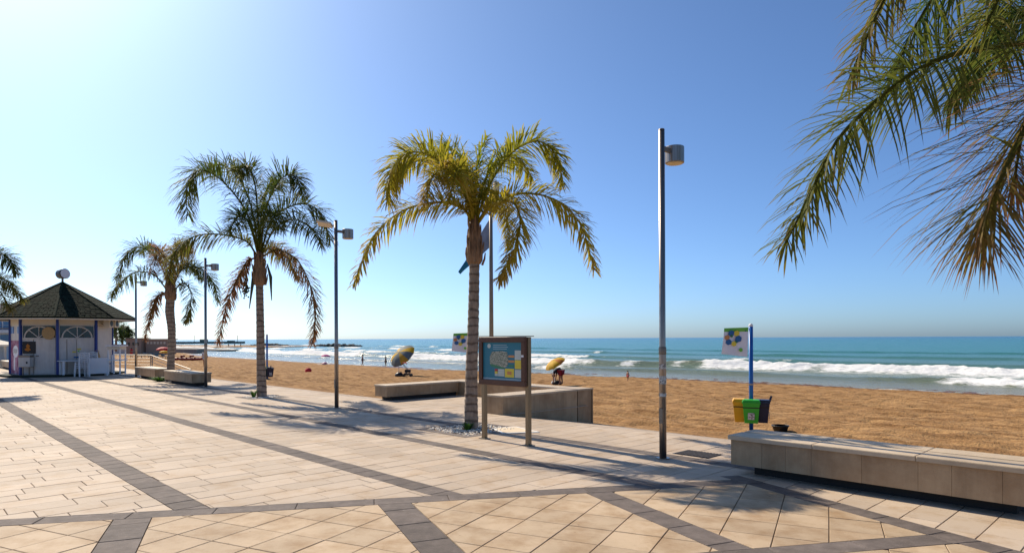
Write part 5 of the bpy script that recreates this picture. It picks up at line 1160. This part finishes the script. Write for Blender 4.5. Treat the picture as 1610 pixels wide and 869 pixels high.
def person(base, H_, yaw, pose, label, clothes, hairm='hair'):
    """pose: joint offsets in units of height; x = right, y = forward"""
    root = thing('person', base, label, 'person', None); R = Matrix.Rotation(yaw, 3, 'Z'); b = Vector(base)
    def V(p): return b + R @ (Vector(p) * H_)
    J = dict(pelvis=((0, 0, .53), .082), waist=((0, 0, .62), .07), chest=((0, 0, .74), .085), neck=((0, 0, .84), .033), head0=((0, 0.005, .875), .045), head=((0, 0.012, .925), .058), crown=((0, 0.005, .965), .045))
    for sd, k in ((-1, 'l'), (1, 'r')):
        J.update({k + 'hip': ((sd * .055, 0, .50), .062), k + 'knee': ((sd * .06, .01, .28), .04), k + 'ank': ((sd * .06, -.01, .045), .026), k + 'toe': ((sd * .065, .075, .018), .022),
                  k + 'sho': ((sd * .105, 0, .80), .042), k + 'elb': ((sd * .13, -.01, .63), .028), k + 'wri': ((sd * .135, .03, .48), .02), k + 'hand': ((sd * .135, .045, .44), .022)})
    for k, v in pose.items(): J[k] = (v, J[k][1])
    Jw = {k: (V(p), r * H_) for k, (p, r) in J.items()}
    E = [('pelvis', 'waist'), ('waist', 'chest'), ('chest', 'neck'), ('neck', 'head0'), ('head0', 'head'), ('head', 'crown')]
    for k in 'lr': E += [('pelvis', k + 'hip'), (k + 'hip', k + 'knee'), (k + 'knee', k + 'ank'), (k + 'ank', k + 'toe'), ('chest', k + 'sho'), (k + 'sho', k + 'elb'), (k + 'elb', k + 'wri'), (k + 'wri', k + 'hand')]
    ex = MB()
    for k, sd in (('l', -1), ('r', 1)):      # five fingers and a nose
        h_ = Jw[k + 'hand'][0]; d = (h_ - Jw[k + 'wri'][0]).normalized(); fwd = R @ Vector((0, 1, 0)); xx = d.cross(R @ Vector((1, 0, 0)));
        xx = xx.normalized() if xx.length > 0.1 else fwd
        for q in range(4):
            s_ = h_ + xx * (q - 1.5) * 0.012 * H_; ex.tube([s_, s_ + d * 0.03 * H_, s_ + d * (0.047 + 0.006 * (q in (1, 2))) * H_ + R @ Vector((-sd * .008 * H_, 0, 0))], [0.006 * H_, 0.0055 * H_, 0.004 * H_], 5)
        ex.tube([h_ + xx * 0.015 * H_ - d * 0.01 * H_, h_ + xx * 0.032 * H_ + d * 0.012 * H_, h_ + xx * 0.034 * H_ + d * 0.03 * H_], [0.007 * H_, 0.006 * H_, 0.004 * H_], 5)
    hv = Jw['head'][0]; cr = Jw['crown'][0]; upv = (cr - Jw['head0'][0]).normalized(); fv = R @ Vector((0, 1, 0)); fv = (fv - upv * fv.dot(upv)).normalized() if abs(fv.dot(upv)) < .95 else Vector((0, 0, -1))
    ex.ball(hv + fv * 0.06 * H_ - upv * 0.008 * H_, 0.01 * H_, 0, 6, 4)
    sv = fv.cross(upv)
    for sg in (-1, 1): ex.ball(hv + sv * sg * 0.055 * H_, (0.008 * H_, 0.012 * H_, 0.016 * H_), 0, 6, 4)
    body = skin_mesh('body', Jw, E, 'skin', root, b, 1, ex)
    MB().ball(hv - fv * 0.014 * H_ + upv * 0.022 * H_, 0.066 * H_, 0, 12, 8).build('hair', M_[hairm], root, True)
    for sg in (-1, 1): MB().ball(hv + fv * 0.056 * H_ + sv * sg * 0.02 * H_ + upv * 0.004 * H_, 0.006 * H_, 0, 6, 4).build('eye', M_['dark'], root)
    for name, m, ks, es, gr in clothes:
        jj = {k: (Jw[k][0] if not isinstance(k, tuple) else Jw[k[0]][0].lerp(Jw[k[1]][0], k[2]), (Jw[k][1] if not isinstance(k, tuple) else Jw[k[0]][1] * (1 - k[2]) + Jw[k[1]][1] * k[2]) * gr) for k in ks}
        skin_mesh(name, jj, es, m, root, b, 1)
    return root
SH = lambda f=0.6: (['pelvis', 'lhip', 'rhip', ('lhip', 'lknee', f), ('rhip', 'rknee', f)], [('pelvis', 'lhip'), ('pelvis', 'rhip'), ('lhip', ('lhip', 'lknee', f)), ('rhip', ('rhip', 'rknee', f))])
TS = (['waist', 'chest', ('chest', 'neck', .6), 'lsho', 'rsho', ('lsho', 'lelb', .5), ('rsho', 'relb', .5)], [('waist', 'chest'), ('chest', ('chest', 'neck', .6)), ('chest', 'lsho'), ('chest', 'rsho'), ('lsho', ('lsho', 'lelb', .5)), ('rsho', ('rsho', 'relb', .5))])
# bending person, seen from behind and a little to the side
pb_ = B(881, 604.2)
person(pb_, 1.72, math.radians(60), dict(pelvis=(0, -.03, .50), waist=(0, .06, .575), chest=(0, .17, .535), neck=(0, .235, .43), head0=(0, .26, .40), head=(0, .285, .355), crown=(0, .295, .315), lhip=(-.06, -.03, .47), rhip=(.06, -.03, .47), lknee=(-.075, -.005, .26), rknee=(.075, -.02, .26), lank=(-.085, -.03, .045), rank=(.085, -.05, .045), ltoe=(-.095, .05, .018), rtoe=(.095, .03, .018),
    lsho=(-.105, .19, .47), rsho=(.105, .19, .47), lelb=(-.12, .23, .30), relb=(.12, .23, .30), lwri=(-.08, .25, .16), rwri=(.08, .25, .16), lhand=(-.07, .255, .12), rhand=(.07, .255, .12)),
    'person in navy shirt and dark red shorts bending over by the yellow umbrella', [('shirt', 'navy', [('pelvis', 'waist', .45)] + TS[0], [(('pelvis', 'waist', .45), 'waist')] + TS[1], 1.38), ('shorts', 'crimson', *SH(0.75), 1.24)])
def walk(f): return dict(lknee=(-.055, .05 * f, .28), lank=(-.055, -.02 * f + .06 * f, .045), ltoe=(-.055, .15 * f, .02), rknee=(.055, .0, .28), rank=(.055, -.11 * f, .06), rtoe=(.055, -.04 * f, .02), lelb=(-.13, -.05, .63), lwri=(-.13, -.02, .49), lhand=(-.13, 0, .45), relb=(.13, .03, .63), rwri=(.12, .12, .54), rhand=(.12, .16, .53))
person(B(570, 574.2), 1.63, math.radians(-75), walk(1), 'woman in a dark bikini walking along the waterline', [('bikini_bottom', 'navy', *SH(0.12), 1.1), ('bikini_top', 'navy', ['chest', 'lsho'], [('chest', 'lsho')], 1.04)])
person(B(606.5, 575.5), 1.45, math.radians(70), {**walk(0.6), 'chest': (0, .02, .74)}, 'person in dark trunks standing at the waterline left of the striped umbrella', [('trunks', 'navy', *SH(0.4), 1.12)])
person(B(987, 599), 0.86, math.radians(-60), walk(0.7), 'toddler in red swimwear walking on the sand', [('swim_bottom', 'red', *SH(0.2), 1.15)])
person(B(322, 576), 1.66, math.radians(10), walk(0.5), 'person in white clothes standing on the sand beside the third lamp post', [('top', 'cloth', *TS, 1.15), ('shorts', 'cloth', *SH(0.5), 1.15)])
person(B(206.5, 562.5), 1.68, math.radians(60), {**walk(0.4), 'relb': (.17, .06, .7), 'rwri': (.12, .1, .82), 'rhand': (.1, .1, .86)}, 'person in red clothes near the kiosk railing', [('top', 'red', *TS, 1.18), ('shorts', 'red', *SH(0.8), 1.2)])
for k, (u, v, lb) in enumerate(((359.5, 545, 'tiny dark figure on the far spit, left one'), (369, 545, 'tiny dark figure on the far spit, middle one'), (378.5, 545, 'tiny dark figure on the far spit, right one'))):
    q = G(u, v, -1.95); person(q, 1.75, 0.5 * k, walk(0.5), lb, [('trunks', 'navy', *SH(0.5), 1.15)])
